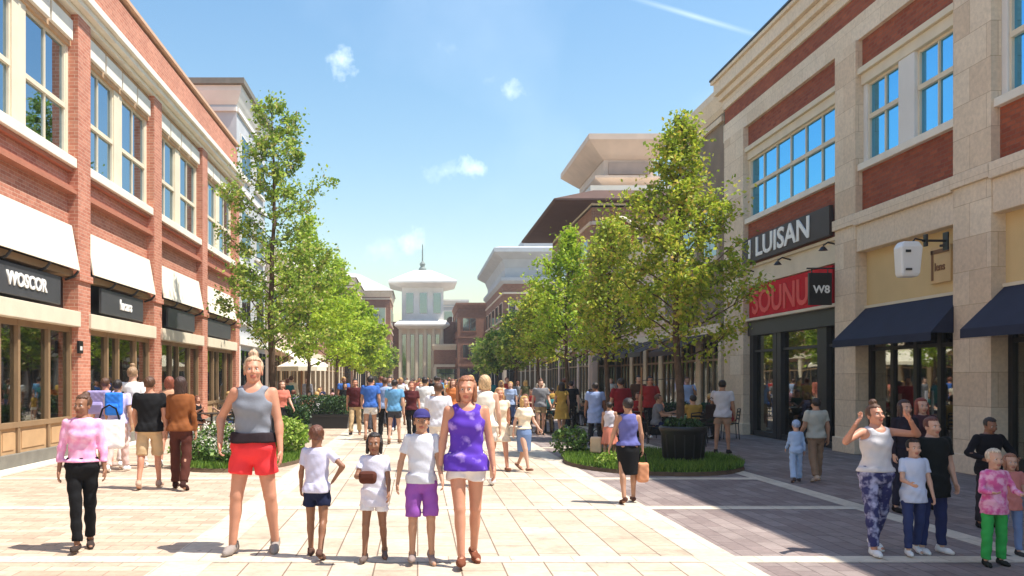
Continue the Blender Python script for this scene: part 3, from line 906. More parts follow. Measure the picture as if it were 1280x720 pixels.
def window(F, y0, y1, z0, z1, d, rail, nx=2, glass='glassL', frame='cream', fw=.055, name='window', mull=None, depth=.10, curtain=False):
    w = MB()     # outer frame is the window part; panes and rails are sub-parts
    F.box(w, d, d+depth, y0, y0+fw, z0, z1); F.box(w, d, d+depth, y1-fw, y1, z0, z1)
    F.box(w, d, d+depth, y0+fw, y1-fw, z0, z0+fw); F.box(w, d, d+depth, y0+fw, y1-fw, z1-fw, z1)
    o = F.done(w, name, M[frame])
    mm = MB(); a, b = y0+fw, y1-fw
    for i in range(1, nx):
        y = a+(b-a)*i/nx; F.box(mm, d+.012, d+depth-.01, y-.022, y+.022, z0+fw, z1-fw)
    if rail: F.box(mm, d-.02, d+.06, a-.03, b+.03, rail-.05, rail+.05)
    if mm.v: F.done(mm, 'glazing_bar', M[mull or frame], o)
    g = MB(); F.box(g, d+.05, d+.06, a, b, z0+fw, z1-fw); F.done(g, 'pane', M[glass], o)
    if curtain:
        c = MB(); k = 0; yy = a
        while yy < a+(b-a)*.42:
            F.box(c, d+.18+(k % 2)*.025, d+.20+(k % 2)*.025, yy, yy+.07, z0, z1-.1); yy += .07; k += 1
        F.done(c, 'curtain', M['curtain'], o)
    return o

# ---- left building
rl = empty('brick_building', (-7.7, 16, 0), 0, 'two-storey orange brick shop building on the left with tall grouped windows and white awnings', 'building')
F = Fac(-1, 7.6, rl)
P0, P1 = -4.0, 36.55
pil = [-3.1+5.7*i for i in range(0, 8)]      # 2.7, 8.2, 13.7, 19.2, 24.7, 30.2, 35.7
w = MB()
F.box(w, .30, 10, -3.1, 37.8, 10.0, 11.7)          # parapet wall mass
F.box(w, .22, .55, -3.1, 37.8, 5.2, 6.45)          # spandrel
F.box(w, .14, .30, -3.1, 37.8, 10.36, 11.55)
F.box(w, 3.9, 10, -3.1, 37.8, 0, 10.0)             # core behind the shops
F.box(w, .4, 3.9, 37.3, 37.8, 0, 10.0)
F.done(w, 'wall', M['brickL'])
w = MB(); F.box(w, .02, .5, -3.1, 37.8, 5.86, 5.94); F.box(w, .08, .5, -3.1, 37.8, 5.94, 6.02); F.box(w, .10, .2, -3.1, 37.8, 6.36, 6.44)
F.done(w, 'brick_moulding', plain('red_brown_moulding', lin((176,112,86)), .85, 0, .08, 4, .3))
w = MB()
F.box(w, -.16, .30, -3.1, 37.9, 10.02, 10.16); F.box(w, -.26, .30, -3.1, 37.9, 10.16, 10.34); F.box(w, .0, .30, -3.1, 37.9, 9.90, 10.02)
F.done(w, 'cornice', M['white_stone'], bevel=.015)
w = MB(); F.box(w, .06, .62, -3.1, 37.9, 11.7, 11.80); F.done(w, 'coping', plain('tan_coping', lin((206,168,138)), .8, 0, .08, 3))
w = MB(); F.box(w, .5, 10, -3.1, 37.8, 11.55, 11.64); F.done(w, 'roof', M['roofgrey'])
w = MB(); F.box(w, .45, 3.9, -3.1, 37.8, 6.3, 6.44); F.box(w, .45, 3.9, -3.1, 37.8, 3.3, 3.42); F.done(w, 'floor_slab', M['shopdark'])
w = MB(); F.box(w, .45, 3.9, -3.1, 37.3, .0, .30); F.done(w, 'shop_floor', M['shopfloor'])
w = MB(); F.box(w, 3.6, 3.88, -3.1, 37.3, .30, 3.3); F.done(w, 'shop_back_wall', M['shopwall'])
w = MB(); F.box(w, 3.6, 3.88, -3.1, 37.3, 6.44, 9.9); F.done(w, 'room_wall', M['greyrender'])
for k, y in enumerate(pil):
    m = MB(); F.box(m, 0, .5, y, y+.75, 0.3, 9.9); F.box(m, -.05, .5, y-.03, y+.78, 3.95, 4.10)
    p = F.done(m, 'pilaster', M['brickL'])
    m = MB(); F.box(m, -.04, .5, y-.05, y+.80, 0, .3); F.done(m, 'plinth', M['kerbstone'], p, bevel=.01)
for i in range(len(pil)-1):
    a = pil[i]+.75; b = pil[i+1]
    # stone sill
    m = MB(); F.box(m, .02, .5, a, b, 6.45, 6.66); F.done(m, 'sill', M['white_stone'], bevel=.012)
    # lintel blocks above the windows
    n = 4; L_ = (b-a-.06)/n
    for q in range(n):
        m = MB(); yy = a+.03+q*L_; F.box(m, .08, .45, yy+.05, yy+L_-.05, 9.28, 9.72)
        F.done(m, 'lintel', M['white_stone'], bevel=.01)
    m = MB(); F.box(m, .16, .45, a, b, 9.18, 9.9); F.done(m, 'window_head', plain('tan_window_head', lin((196,160,124)), .85, 0, .12, 3, .2))
    # upper windows: two tall pairs with a cream post between
    mid = (a+b)/2
    window(F, a+.14, mid-.30, 6.66, 9.18, .24, 7.80, 2, 'glassL', 'cream', curtain=(i % 2 == 0))
    window(F, mid+.30, b-.14, 6.66, 9.18, .24, 7.80, 2, 'glassL', 'cream', curtain=(i % 2 == 1))
    for q0, q1, dd in ((mid-.3, mid+.3, .20), (a, a+.14, .22), (b-.14, b, .22)):
        m = MB(); F.box(m, dd, .5, q0, q1, 6.66, 9.18); F.done(m, 'window_post', M['cream'], bevel=.01)
    # white fabric awning: steep face, thin, with brackets beneath
    m = MB(); x0, x1 = F.X(.12), F.X(-.06)
    m.hexa([(x1, a+.05, 4.16), (x1, b-.05, 4.16), (x1-.03, b-.05, 4.16), (x1-.03, a+.05, 4.16), (x0, a+.05, 5.16), (x0, b-.05, 5.16), (x0-.03, b-.05, 5.14), (x0-.03, a+.05, 5.14)])
    aw = F.done(m, 'awning', M['awnwhite'])
    for yy in (a+.10, a+1.6, b-1.6, b-.10):
        m = MB(); m.tube([(F.X(.25), yy, 3.95), (F.X(.05), yy, 4.02), (F.X(-.05), yy, 4.14)], .028, 6)
        F.done(m, 'bracket', M['dark'], aw)
    m = MB(); F.box(m, .10, .45, a, b, 4.02, 4.16); F.done(m, 'fascia', M['tanpaint'])
    m = MB(); F.box(m, .40, .5, a, b, 4.16, 5.2); F.done(m, 'awning_backing', M['shopdark'])
    # dark sign recess and pale beam below
    m = MB(); F.box(m, .34, .46, a, b, 3.24, 4.02); F.done(m, 'sign_recess', M['black'])
    m = MB(); F.box(m, -.06, .45, a-.1, b+.02, 2.90, 3.24); F.done(m, 'shopfront_beam', M['cream'], bevel=.012)
    # shop front: base panel, posts, glass
    m = MB(); F.box(m, .10, .40, a, b, .05, .30); F.done(m, 'shopfront_base', M['kerbstone'], bevel=.01)
    m = MB(); dy0 = a+1.75 if i % 2 else None
    segs = [a, a+.12]
    posts = [a+.05, a+1.55, a+2.35, a+3.75, b-.05]
    for pp in posts: F.box(m, .14, .30, pp-.05, pp+.05, .30, 2.90)
    F.box(m, .15, .29, a, b, 2.78, 2.90); F.box(m, .13, .31, a, b, .80, .90)
    fr = F.done(m, 'shopfront_frame', M['tanpaint'])
    m = MB()
    for q in range(4):
        y0_, y1_ = posts[q]+.07, posts[q+1]-.07
        F.box(m, .18, .26, y0_, y1_, .30, .80)
        F.box(m, .165, .18, y0_+.10, y1_-.10, .38, .72)
    F.done(m, 'base_panel', plain('tan_panel', lin((190,154,112)), .7, 0, .1, 3), fr)
    m = MB(); F.box(m, .22, .23, a+.1, b-.1, .90, 2.78); F.done(m, 'shop_glass', M['glassS'], fr)
    # things of the shop interior that belong to the building
    m = MB()
    for q in range(3):
        yy = a+.5+q*1.45
        F.box(m, 1.5, 2.0, yy, yy+1.0, .30, .34+.5*((q+i) % 2)); F.box(m, 1.7, 1.74, yy, yy+1.0, .8, 2.0)
        F.box(m, 1.6, 1.9, yy, yy+1.0, 1.35, 1.39); F.box(m, 1.6, 1.9, yy, yy+1.0, 1.85, 1.89)
    F.done(m, 'display_shelf', M['wood'])

def sign_board(side, x, y0, y1, z0, z1, txt, label, board, letter, size, thick=.07, xs=1, bold=.01, group=None, yoff=0, zoff=0):
    cy, cz = (y0+y1)/2, (z0+z1)/2
    r = empty('shop_sign', (x, cy, cz), 0, label, 'sign', group)
    m = MB(); m.box(-thick/2, thick/2, -(y1-y0)/2, (y1-y0)/2, -(z1-z0)/2, (z1-z0)/2); m.build('sign_panel', board, r, bevel=.008)
    if txt:
        t = text_mesh(txt, size, letter, r, 'lettering', .012, bold, xs)
        t.rotation_euler = (R(90), 0, R(90) if side < 0 else R(-90))
        t.location = (-side*(thick/2+.012), yoff, zoff)
    return r
for i, (txt, lb, sz) in enumerate((('WOSCOR', 'charcoal sign with white letters WOSCOR under the nearest white awning', .36), ('lucars', 'charcoal sign with white letters lucars under the second white awning', .36), (None, 'blank charcoal sign board under the third white awning on the left', .4))):
    a = pil[3+i]+.75-0; b = pil[4+i]
    o = sign_board(-1, -7.72, a+(.25 if i == 0 else .95), b-.75, 3.34, 3.94, txt, lb, M['signgrey'], M['white'], sz, xs=1.1, yoff=(.35 if i == 0 else .15))
o = sign_board(-1, -7.72, pil[6]+1.1, pil[7]-.6, 3.34, 3.94, None, 'dark sign board behind the big left tree', M['signgrey'], M['white'], .3)

# ---- right building
rr = empty('stone_building', (10.2, 16, 0), 0, 'two-storey stone and dark red brick shop building on the right with blue windows', 'building')
G = Fac(1, 10.1, rr)
w = MB()
G.box(w, 4, 14, -4, 29.2, 0, 10.2); G.box(w, .34, 4, -4, 29.2, 5.2, 6.5); G.box(w, .34, 4, -4, 29.2, 8.86, 11.5); G.box(w, .3, 4, 28.9, 29.2, 0, 11)
G.done(w, 'wall', M['stone2'])
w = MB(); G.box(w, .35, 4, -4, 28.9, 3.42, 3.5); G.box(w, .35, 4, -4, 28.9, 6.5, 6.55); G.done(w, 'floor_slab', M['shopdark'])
w = MB(); G.box(w, .35, 4, -4, 28.9, -.01, .02); G.done(w, 'shop_floor', M['shopfloor'])
w = MB(); G.box(w, 3.6, 3.95, -4, 28.9, .02, 3.42); G.done(w, 'shop_back_wall', M['shopwall'])
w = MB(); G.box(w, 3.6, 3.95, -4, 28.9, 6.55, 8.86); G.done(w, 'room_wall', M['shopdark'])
pr = [(-4, -2.6), (4.0, 5.1), (9.7, 10.8), (15.5, 16.6), (20.3, 21.3), (27.3, 29.0)]
for a, b in pr:
    m = MB(); G.box(m, 0, .36, a, b, 0, 9.55)
    p = G.done(m, 'pilaster', M['stone'])
    m = MB(); G.box(m, -.05, .38, a-.05, b+.05, 0, .35); G.done(m, 'plinth', M['stone2'], p, bevel=.015)
    m = MB(); G.box(m, -.06, .38, a-.04, b+.04, 5.3, 5.55); G.done(m, 'moulding', M['stone2'], p, bevel=.015)
bays = [(-2.6, 4.0, 'B'), (5.1, 9.7, 'B'), (10.8, 15.5, 'B'), (16.6, 20.3, 'B'), (21.3, 27.3, 'A')]
# upper bands
m = MB(); G.box(m, .05, .35, -4, 29.2, 9.55, 10.12); G.done(m, 'stone_band', M['stone2'])
m = MB(); G.box(m, .10, .35, -4, 29.2, 10.12, 10.62); G.done(m, 'brick_band', M['brickR'])
m = MB(); G.box(m, .02, .5, -4, 29.25, 10.62, 10.95); G.box(m, -.10, .5, -4, 29.3, 10.95, 11.15); G.box(m, -.22, .5, -4, 29.4, 11.15, 11.55); G.box(m, -.3, .6, -4, 29.5, 11.55, 11.66)
G.done(m, 'cornice', M['stone2'], bevel=.02)
m = MB(); G.box(m, -.33, .6, -4, 29.5, 11.66, 11.72); G.done(m, 'coping', M['dark'])
m = MB(); G.box(m, .6, 14, -4, 29.2, 11.5, 11.56); G.done(m, 'roof', M['roofgrey'])
for a, b, t in bays:
    m = MB(); G.box(m, .16, .35, a, b, 8.86, 9.55); G.done(m, 'brick_panel', M['brickR'])
    m = MB(); G.box(m, .16, .35, a, b, 5.56 if t == 'B' else 5.2, 6.52); G.done(m, 'brick_panel', M['brickR'])
    m = MB(); G.box(m, .04, .40, a, b, 6.52, 6.68); G.done(m, 'sill', M['white_stone'], bevel=.012)
    m = MB(); G.box(m, .04, .40, a, b, 8.74, 8.88); G.box(m, .12, .40, a, b, 8.50, 8.74); G.done(m, 'window_head', M['cream'], bevel=.01)
    if t == 'B':
        mid = (a+b)/2
        window(G, a+.16, mid-.30, 6.68, 8.5, .22, 7.72, 2, 'glassR', 'cream')
        window(G, mid+.30, b-.16, 6.68, 8.5, .22, 7.72, 2, 'glassR', 'cream')
        for q0, q1, dd in ((mid-.3, mid+.3, .14), (a, a+.16, .18), (b-.16, b, .18)):
            m = MB(); G.box(m, dd, .4, q0, q1, 6.68, 8.5); G.done(m, 'window_post', M['whitepaint'], bevel=.01)
        # stone beam over the shop opening
        m = MB(); G.box(m, .02, .36, a, b, 4.66, 5.26); G.box(m, -.06, .36, a, b, 5.26, 5.55); G.done(m, 'stone_beam', M['stone2'], bevel=.015)
        m = MB(); G.box(m, .26, .42, a, b, 3.0, 4.66); G.done(m, 'stucco_panel', M['stucco'])
        m = MB(); G.box(m, .20, .30, a, b, 3.36, 3.42); G.done(m, 'ledge', M['cream'])
        # navy awning with closed sides
        m = MB(); x0, x1 = G.X(.25), G.X(-.48); t0 = .02
        A0, B0 = a+.02, b-.02
        m.hexa([(x1, A0-.12, 2.62), (x1, B0+.12, 2.62), (x1+.03, B0+.1, 2.60), (x1+.03, A0-.1, 2.60), (x0-.03, A0, 3.36), (x0-.03, B0, 3.36), (x0, B0, 3.34), (x0, A0, 3.34)])
        for yy, o_ in ((A0, -.12), (B0, .12)):
            m.add([(x1, yy+o_, 2.61), (x0, yy, 2.61), (x0, yy, 3.35), (x1, yy+o_*.98, 2.62)], [(0, 1, 2)])
        m.box(x1-.006, x1+.006, A0-.12, B0+.12, 2.46, 2.62)
        G.done(m, 'awning', M['navy'])
        # shop front in dark metal
        m = MB(); ps = [a+.06, a+.95, a+1.8, b-1.0, b-.06]
        for pp in ps: G.box(m, .30, .42, pp-.06, pp+.06, .02, 3.0)
        G.box(m, .30, .42, a, b, 2.9, 3.0); G.box(m, .31, .41, a, b, 2.38, 2.46); G.box(m, .30, .42, a, a+.95, .02, .35); G.box(m, .30, .42, b-1.0, b, .02, .35)
        fr = G.done(m, 'shopfront_frame', M['black'])
        m = MB(); G.box(m, .35, .36, a+.1, b-.1, .1, 2.9); G.done(m, 'shop_glass', M['glassS'], fr)
        m = MB(); G.box(m, .27, .31, (ps[1]+ps[2])/2-.02, (ps[1]+ps[2])/2+.02, .9, 1.5); G.done(m, 'door_handle', M['white'], fr)
    else:
        window(G, a+.15, b-.1, 6.68, 8.5, .20, 7.66, 6, 'glassR', 'cream', depth=.12)
        m = MB(); G.box(m, .18, .4, a, a+.15, 6.68, 8.5); G.done(m, 'window_post', M['cream'])
        m = MB(); G.box(m, .18, .4, b-.10, b, 6.68, 8.5); G.done(m, 'window_post', M['cream'])
        m = MB(); G.box(m, .12, .36, a, b, 4.58, 5.2); G.box(m, .04, .36, a, b, 5.12, 5.2); G.done(m, 'stone_beam', M['cream'], bevel=.01)
        m = MB(); G.box(m, .30, .40, a, b, 3.56, 4.58); G.done(m, 'sign_recess', M['black'])
        m = MB(); G.box(m, .02, .38, a, b, 3.50, 3.58); G.done(m, 'ledge', M['cream'], bevel=.008)
        m = MB(); G.box(m, .14, .40, a, b, 3.06, 3.50)
        ps = [a+.15, a+1.0, a+1.25, b-2.2, b-1.9, b-.15]
        for pp in ps: G.box(m, .20, .42, pp-.13, pp+.13, .02, 3.06)
        G.box(m, .22, .4, a, b, .02, .16); G.box(m, .26, .38, a, b, 2.55, 2.62)
        fr = G.done(m, 'shopfront_frame', M['dark'])
        m = MB(); G.box(m, .32, .33, a+.2, b-.2, .16, 3.06); G.done(m, 'shop_glass', M['glassS'], fr)
        for yy in (b-.55, b-3.2, b-5.9):
            m = MB(); m.tube([(G.X(.12), yy, 5.0), (G.X(-.12), yy, 5.06), (G.X(-.24), yy, 4.98)], .022, 6); m.lathe([(.03, .10), (.05, .08), (.11, 0), (.10, -.0)], (G.X(-.24), yy, 4.86), 12)
            G.done(m, 'wall_lamp', M['black'])
    m = MB()
    for q in range(3):
        yy = a+.4+q*(b-a)/3.2
        G.box(m, 1.3, 1.7, yy, yy+.8, .02, .5+.4*(q % 2)); G.box(m, 1.8, 2.1, yy, yy+.9, 1.2, 1.24); G.box(m, 1.8, 2.1, yy, yy+.9, 1.8, 1.84); G.box(m, 2.08, 2.11, yy, yy+.9, .02, 2.3)
    G.done(m, 'display_shelf', M['wood'])
sign_board(1, 10.08, 21.45, 27.2, 5.24, 5.98, 'I LUISAN', 'long dark brown sign with tall white letters I LUISAN over the red sign', plain('dark_brown_sign', lin((58,44,38)), .6, 0, .15, 3), M['white'], .78, .10, 1.40, .016, yoff=.25)
sign_board(1, 10.30, 21.75, 27.2, 3.60, 4.56, 'SOUNU', 'red shop sign with large pale red letters SOUNU above the dark shop front', M['red'], M['redlt'], .98, .10, 1.15, .02, yoff=.5, zoff=-.06)
# blade sign with bracket between the two bays
b = empty('blade_sign', (10.1, 21.35, 3.95), 0, 'black square hanging sign with small white emblem beside the red sign', 'sign')
m = MB(); m.box(-.62, -.06, -.04, .04, -.42, .36); m.build('sign_panel', M['black'], b, bevel=.01)
m = MB(); m.tube([(.02, 0, .47), (-.66, 0, .47)], .02, 8); m.box(-.55, -.53, -.01, .01, .34, .47); m.box(-.16, -.14, -.01, .01, .34, .47); m.build('bracket', M['dark'], b)
m = MB()
for z in (.02, .09): m.lathe([(.0, -.01), (.05, -.01), (.05, .01), (.0, .01)], (0, 0, 0), 12)
t = text_mesh('W8', .26, M['white'], b, 'emblem', .008, .006); t.rotation_euler = (R(90), 0, 0); t.location = (-.32, -.05, -.05)
t = text_mesh('W8', .26, M['white'], b, 'emblem', .008, .006); t.rotation_euler = (R(90), 0, R(180)); t.location = (-.32, .05, -.05)
# white rounded lantern-like sign box held by an iron arm on the stone pilaster
b = empty('lantern_sign', (10.1, 16.9, 4.3), 0, 'glossy white rounded box sign hanging on a black iron arm over the navy awning', 'sign')
m = MB(); m.tube([(.0, -.1, .08), (-.46, -.1, .08)], .025, 8); m.lathe([(.07, -.02), (.07, .02)], (0, 0, 0), 10)
m.box(-.03, .0, -.18, -.02, -.10, .24); m.box(-.42, -.38, -.15, -.05, -.03, .20); m.tube([(-.42, -.1, .08), (-.60, -.1, .12), (-.66, -.1, .04)], .018, 6)
m.build('bracket', M['black'], b, bevel=.004)
m = MB(); m.rings([(-.90, -.60, -.20, .02, -.62), (-.92, -.56, -.22, .04, -.55), (-.94, -.52, -.24, .06, -.05), (-.88, -.58, -.20, .02, .06)])
o = m.build('sign_box', plain('glossy_white_sign', (.82, .82, .8), .2, 0, .02, 2), b, bevel=.03)
m = MB(); m.box(-.86, -.76, -.249, -.24, -.16, -.11); m.box(-.86, -.74, -.249, -.24, -.50, -.46); m.build('emblem', M['dark'], b)
# small tan plaque sign painted on the stucco
b = empty('plaque_sign', (10.33, 17.35, 4.0), 0, 'small tan plaque with brown letters beside the white lantern sign', 'sign')
m = MB(); m.box(-.03, .02, -.34, .34, -.36, .36); m.build('sign_panel', plain('tan_plaque', lin((214,180,128)), .7, 0, .06, 3), b, bevel=.006)
m = MB(); m.box(-.045, -.03, .22, .28, -.30, .30); m.box(-.045, -.03, -.30, .30, .22, .30); m.build('border', plain('brown_letter', lin((130,92,56)), .7, 0, .05), b)
t = text_mesh('lens', .22, MATS['brown_letter'], b, 'lettering', .006, .004); t.rotation_euler = (R(90), 0, R(-90)); t.location = (-.037, 0, -.05)
# small square plate on the first left pilaster
b = empty('number_plate', (-7.58, 19.75, 2.45), 0, 'small black square plate on the nearest brick pilaster', 'sign')
m = MB(); m.box(-.02, .03, -.12, .12, -.14, .14); m.build('sign_panel', M['black'], b)
m = MB(); m.box(.03, .036, -.06, .06, -.07, .02); m.build('emblem', M['white'], b)
# ------------------------------------------------------------------ buildings farther along the street
def far_building(name, x0, x1, y0, y1, h, label, wall, face, storeys=2, street=None, cols=None, trim='cream', ground='dark', cornice=True, win='glassF', wz=1.6, roof='roofgrey'):
    """box building; face: list of sides carrying windows ('x-', 'x+', 'y-')"""
    r = empty(name, ((x0+x1)/2, (y0+y1)/2, 0), 0, label, 'building')
    org = r.location
    m = MB(); m.box(x0, x1, y0, y1, 0, h); m.build('wall', wall, r, org=org)
    if cornice:
        m = MB(); e = .25
        m.rings([(x0-.02, x1+.02, y0-.02, y1+.02, h-.7), (x0-e*.4, x1+e*.4, y0-e*.4, y1+e*.4, h-.55), (x0-e, x1+e, y0-e, y1+e, h-.15), (x0-e, x1+e, y0-e, y1+e, h+.08)])
        m.build('cornice', M[trim], r, org=org)
    m = MB(); m.box(x0+.3, x1-.3, y0+.3, y1-.3, h+.08, h+.12); m.build('roof', M[roof], r, org=org)
    sh = (h-.9-3.6)/max(1, storeys-1) if storeys > 1 else 0
    for f in face:
        a, b = (y0, y1) if f[0] == 'x' else (x0, x1)
        c = x0 if f == 'x-' else x1 if f == 'x+' else y0
        sg = -1 if f in ('x-', 'y-') else 1
        def bx(m, u0, u1, z0, z1, d0, d1, mat=None):
            if f[0] == 'x': m.box(c+sg*d0, c+sg*d1, u0, u1, z0, z1, mat)
            else: m.box(u0, u1, c+sg*d0, c+sg*d1, z0, z1, mat)
        n = cols or max(1, int((b-a)/3.2)); pw = (b-a)/n
        # ground floor: dark opening between pale piers, awning over
        for i in range(n):
            u = a+i*pw
            m = MB(); bx(m, u-.22 if i else u, u+.28, 0, 3.6, -.05, .12); m.build('pier', M[trim], r, org=org)
            m = MB(); bx(m, u+.30, u+pw-.24, .05, 3.0, .0, .03); w = m.build('shop_window', M['glassF'], r, org=org)
            m = MB()
            for q in (.0, .33, .66, 1): bx(m, u+.30+(pw-.60)*q, u+.36+(pw-.60)*q, .05, 3.0, .03, .08)
            bx(m, u+.30, u+pw-.24, 2.35, 2.43, .032, .078)
            m.build('frame', M['tanpaint'] if ground == 'tan' else M['black'], w, org=(0,0,0) if False else org)
        m = MB(); bx(m, a, b, 3.25, 3.6, .0, .16); m.build('fascia', M[trim], r, org=org)
        for s in range(1, storeys):
            z0 = 3.6+(s-1)*sh+(sh-wz)*.45
            for i in range(n):
                u = a+(i+.5)*pw
                m = MB(); bx(m, u-pw*.30, u+pw*.30, z0-.08, z0+wz+.08, .0, .07); w = m.build('window', M[trim], r, org=org)
                m = MB()
                for sgn in (0, 1):
                    q0 = u-pw*.30+.08+sgn*(pw*.30-.04); bx(m, q0, q0+pw*.30-.12, z0, z0+wz, .07, .085)
                m.build('pane', M[win], w, org=org)
                m = MB(); bx(m, u-pw*.34, u+pw*.34, z0-.20, z0-.08, 0, .14); m.build('sill', M[trim], w, org=org)
            if s < storeys-0: 
                m = MB(); bx(m, a, b, 3.6+(s)*sh-.1, 3.6+s*sh+.08, 0, .10); m.build('string_course', M[trim], r, org=org)
    return r
def awn(r, x0, x1, y0, y1, z0, z1, mat, name='awning', drop=.18):
    """sloping awning between wall x0 and outer edge x1"""
    org = r.location; m = MB()
    m.hexa([(x1, y0, z0), (x1, y1, z0), (x1, y1, z0-.02), (x1, y0, z0-.02), (x0, y0, z1), (x0, y1, z1), (x0, y1, z1-.03), (x0, y0, z1-.03)])
    m.box(x1-.006, x1+.006, y0, y1, z0-drop, z0-.01)
    return m.build(name, mat, r, org=org)

# left side
b = far_building('white_building', -22, -7.9, 38.4, 45.5, 14.4, 'tall white rendered block rising behind the orange brick building', M['greyrender'], ['x+', 'y-'], 4, trim='whitepaint')
m = MB(); m.box(-22.5, -7.5, 38.0, 46, 14.5, 14.75); m.build('roof_slab', M['kerbstone'], b, org=b.location)
b = far_building('cream_building', -20, -7.7, 45.7, 62, 8.6, 'low cream shop building with white awnings beyond the first left tree', M['pinkcream'], ['x+'], 2, ground='tan')
awn(b, -7.6, -6.2, 46.5, 53, 2.7, 3.4, M['awnwhite']); awn(b, -7.6, -6.2, 54.5, 61, 2.7, 3.4, M['awnwhite'])
b = far_building('brown_brick_building', -20, -7.7, 62.2, 92, 9.0, 'brown brick shop building halfway down the left side', M['brickF'], ['x+'], 2, ground='tan')
b = far_building('brick_shop_building', -17, -6.9, 94, 108, 12.4, 'brown brick building with a sloping pale roof left of the far tower', M['brickF'], ['x+', 'y-'], 3, trim='stone2', wz=1.9)
m = MB(); m.add([(-17.4,93.5,12.5),(-6.5,93.5,12.5),(-6.5,108.4,12.5),(-17.4,108.4,12.5),(-17.4,98,15.2),(-9.5,98,14.6),(-9.5,104,14.6),(-17.4,104,15.2)], [(0,1,5,4),(1,2,6,5),(2,3,7,6),(4,5,6,7),(3,0,4,7)]); m.build('pitched_roof', plain('pale_shingle', lin((206,200,192)), .8, 0, .1, 3), b, org=b.location)
b = far_building('brick_block', -12, -3.4, 110, 121, 12.6, 'brown brick block with sloping roof just left of the far tower', M['brickF'], ['x+', 'y-'], 3, cols=3, wz=1.9, trim='stone2')
m = MB(); m.add([(-12.4,109.6,12.7),(-3.0,109.6,12.7),(-3.0,121.4,12.7),(-12.4,121.4,12.7),(-10.4,112,15.4),(-7.4,112,15.0),(-7.4,119,15.0),(-10.4,119,15.4)], [(0,1,5,4),(1,2,6,5),(2,3,7,6),(4,5,6,7),(3,0,4,7)]); m.build('pitched_roof', MATS['pale_shingle'], b, org=b.location)

# the tower closing the street
b = empty('tower_building', (1.0, 125, 0), 0, 'pale far tower with shallow roof and finial closing the street', 'tower')
o_ = b.location
m = MB(); m.box(-2.6, 3.6, 121.5, 129, 0, 8.6); m.build('wall', M['stone2'], b, org=o_)
m = MB()
for i in range(6): m.box(-2.6+i*1.15, -2.25+i*1.15, 121.1, 121.6, 0, 8.6)
m.build('pier', M['cream'], b, org=o_)
for q0, q1 in ((-4.6, -2.62), (3.62, 5.2)):
    m = MB(); m.box(q0, q1, 122, 129, 0, 9.6); m.build('side_wing', M['brickF'], b, org=o_)
for i in range(5):
    m = MB(); m.box(-2.1+i*1.15, -1.6+i*1.15, 121.40, 121.46, 1.0, 7.8); m.build('window', M['glassF'], b, org=o_)
m = MB(); m.rings([(-2.7,3.7,121.0,129.2,8.6),(-3.2,4.4,120.4,129.8,9.0),(-3.2,4.4,120.4,129.8,9.2),(-2.5,3.9,121.4,128.8,9.8)]); m.build('cornice', M['whitepaint'], b, org=o_)
m = MB(); m.box(-2.2, 3.6, 122.2, 128, 9.8, 14.7); m.build('lantern_storey', M['whitepaint'], b, org=o_)
for x in (-1.6, .3, 2.2):
    m = MB(); m.box(x, x+1.0, 122.13, 122.2, 10.8, 13.6); m.build('lantern_window', M['glassF'], b, org=o_)
m = MB(); m.rings([(-2.4,3.8,122.0,128.2,14.4),(-4.0,5.4,120.4,129.8,14.9),(-4.0,5.4,120.4,129.8,15.15),(-2.2,3.6,122.2,128,16.1),(-.4,1.8,124,126.2,17.0)]); m.build('roof', M['whitepaint'], b, org=o_)
m = MB(); m.lathe([(.5, 17.0), (.55, 17.3), (.28, 17.6), (.42, 18.0), (.1, 18.4), (.07, 20.6), (.01, 20.9)], (.7, 125, 0), 12); m.build('finial', plain('verdigris', lin((120,130,124)), .6), b, org=o_)
b = far_building('white_block', 3.0, 7.4, 131, 142, 13.4, 'plain white block just right of the far tower', M['greyrender'], ['y-'], 4, trim='whitepaint')
b = far_building('low_brick_building', 2.2, 6.4, 116, 120, 6.2, 'low brick building in front of the far tower', M['brickF'], ['y-', 'x-'], 1, cols=1)
b = far_building('end_brick_building', 5.1, 14, 112, 124, 11.3, 'far brick building at the end of the right side', M['brickF'], ['x-', 'y-'], 3, cols=3, trim='brickF')

# right side
b = far_building('grey_brown_building', 10.25, 24, 29.4, 34.2, 11.35, 'grey-brown rendered building behind the big right tree', M['greybrown'], ['x-'], 2, cols=2, ground='tan', trim='stone2')
awn(b, 10.3, 8.9, 30.3, 33.9, 2.75, 3.4, plain('brown_awning_cloth', lin((66,50,42)), .9, 0, .1, 3))
b = far_building('low_cream_building', 10.3, 24, 34.4, 44.5, 7.6, 'low cream shop row with dark awnings between the right trees', M['pinkcream'], ['x-'], 2, cols=4, ground='tan')
for y in (34.8, 37.3, 39.8, 42.3): awn(b, 10.3, 8.8, y, y+2.0, 2.8, 3.45, M['dark'])
b = far_building('canopy_building', 8.9, 22, 45, 58, 10.6, 'corner building with overhanging brown eaves and a flared cream roof tower', M['brickF'], ['x-', 'y-'], 3, cols=4, ground='tan', cornice=False, trim='pinkcream')
o_ = b.location
m = MB(); m.rings([(7.0,23,44.6,58.4,10.72),(6.9,23,44.5,58.5,10.78),(6.9,23,44.5,58.5,10.86),(9.1,22,45.6,57,11.5)]); m.build('eaves', M['brownroof'], b, org=o_)
m = MB(); m.box(8.9, 22, 45.0, 58, 10.5, 10.72); m.build('frieze', M['cream'], b, org=o_)
m = MB(); m.rings([(9.0,13.2,45.8,56.0,11.5),(9.0,13.2,45.8,56,11.8),(9.3,13,46.1,55.8,11.85)]); m.build('lower_ledge', M['white_stone'], b, org=o_)
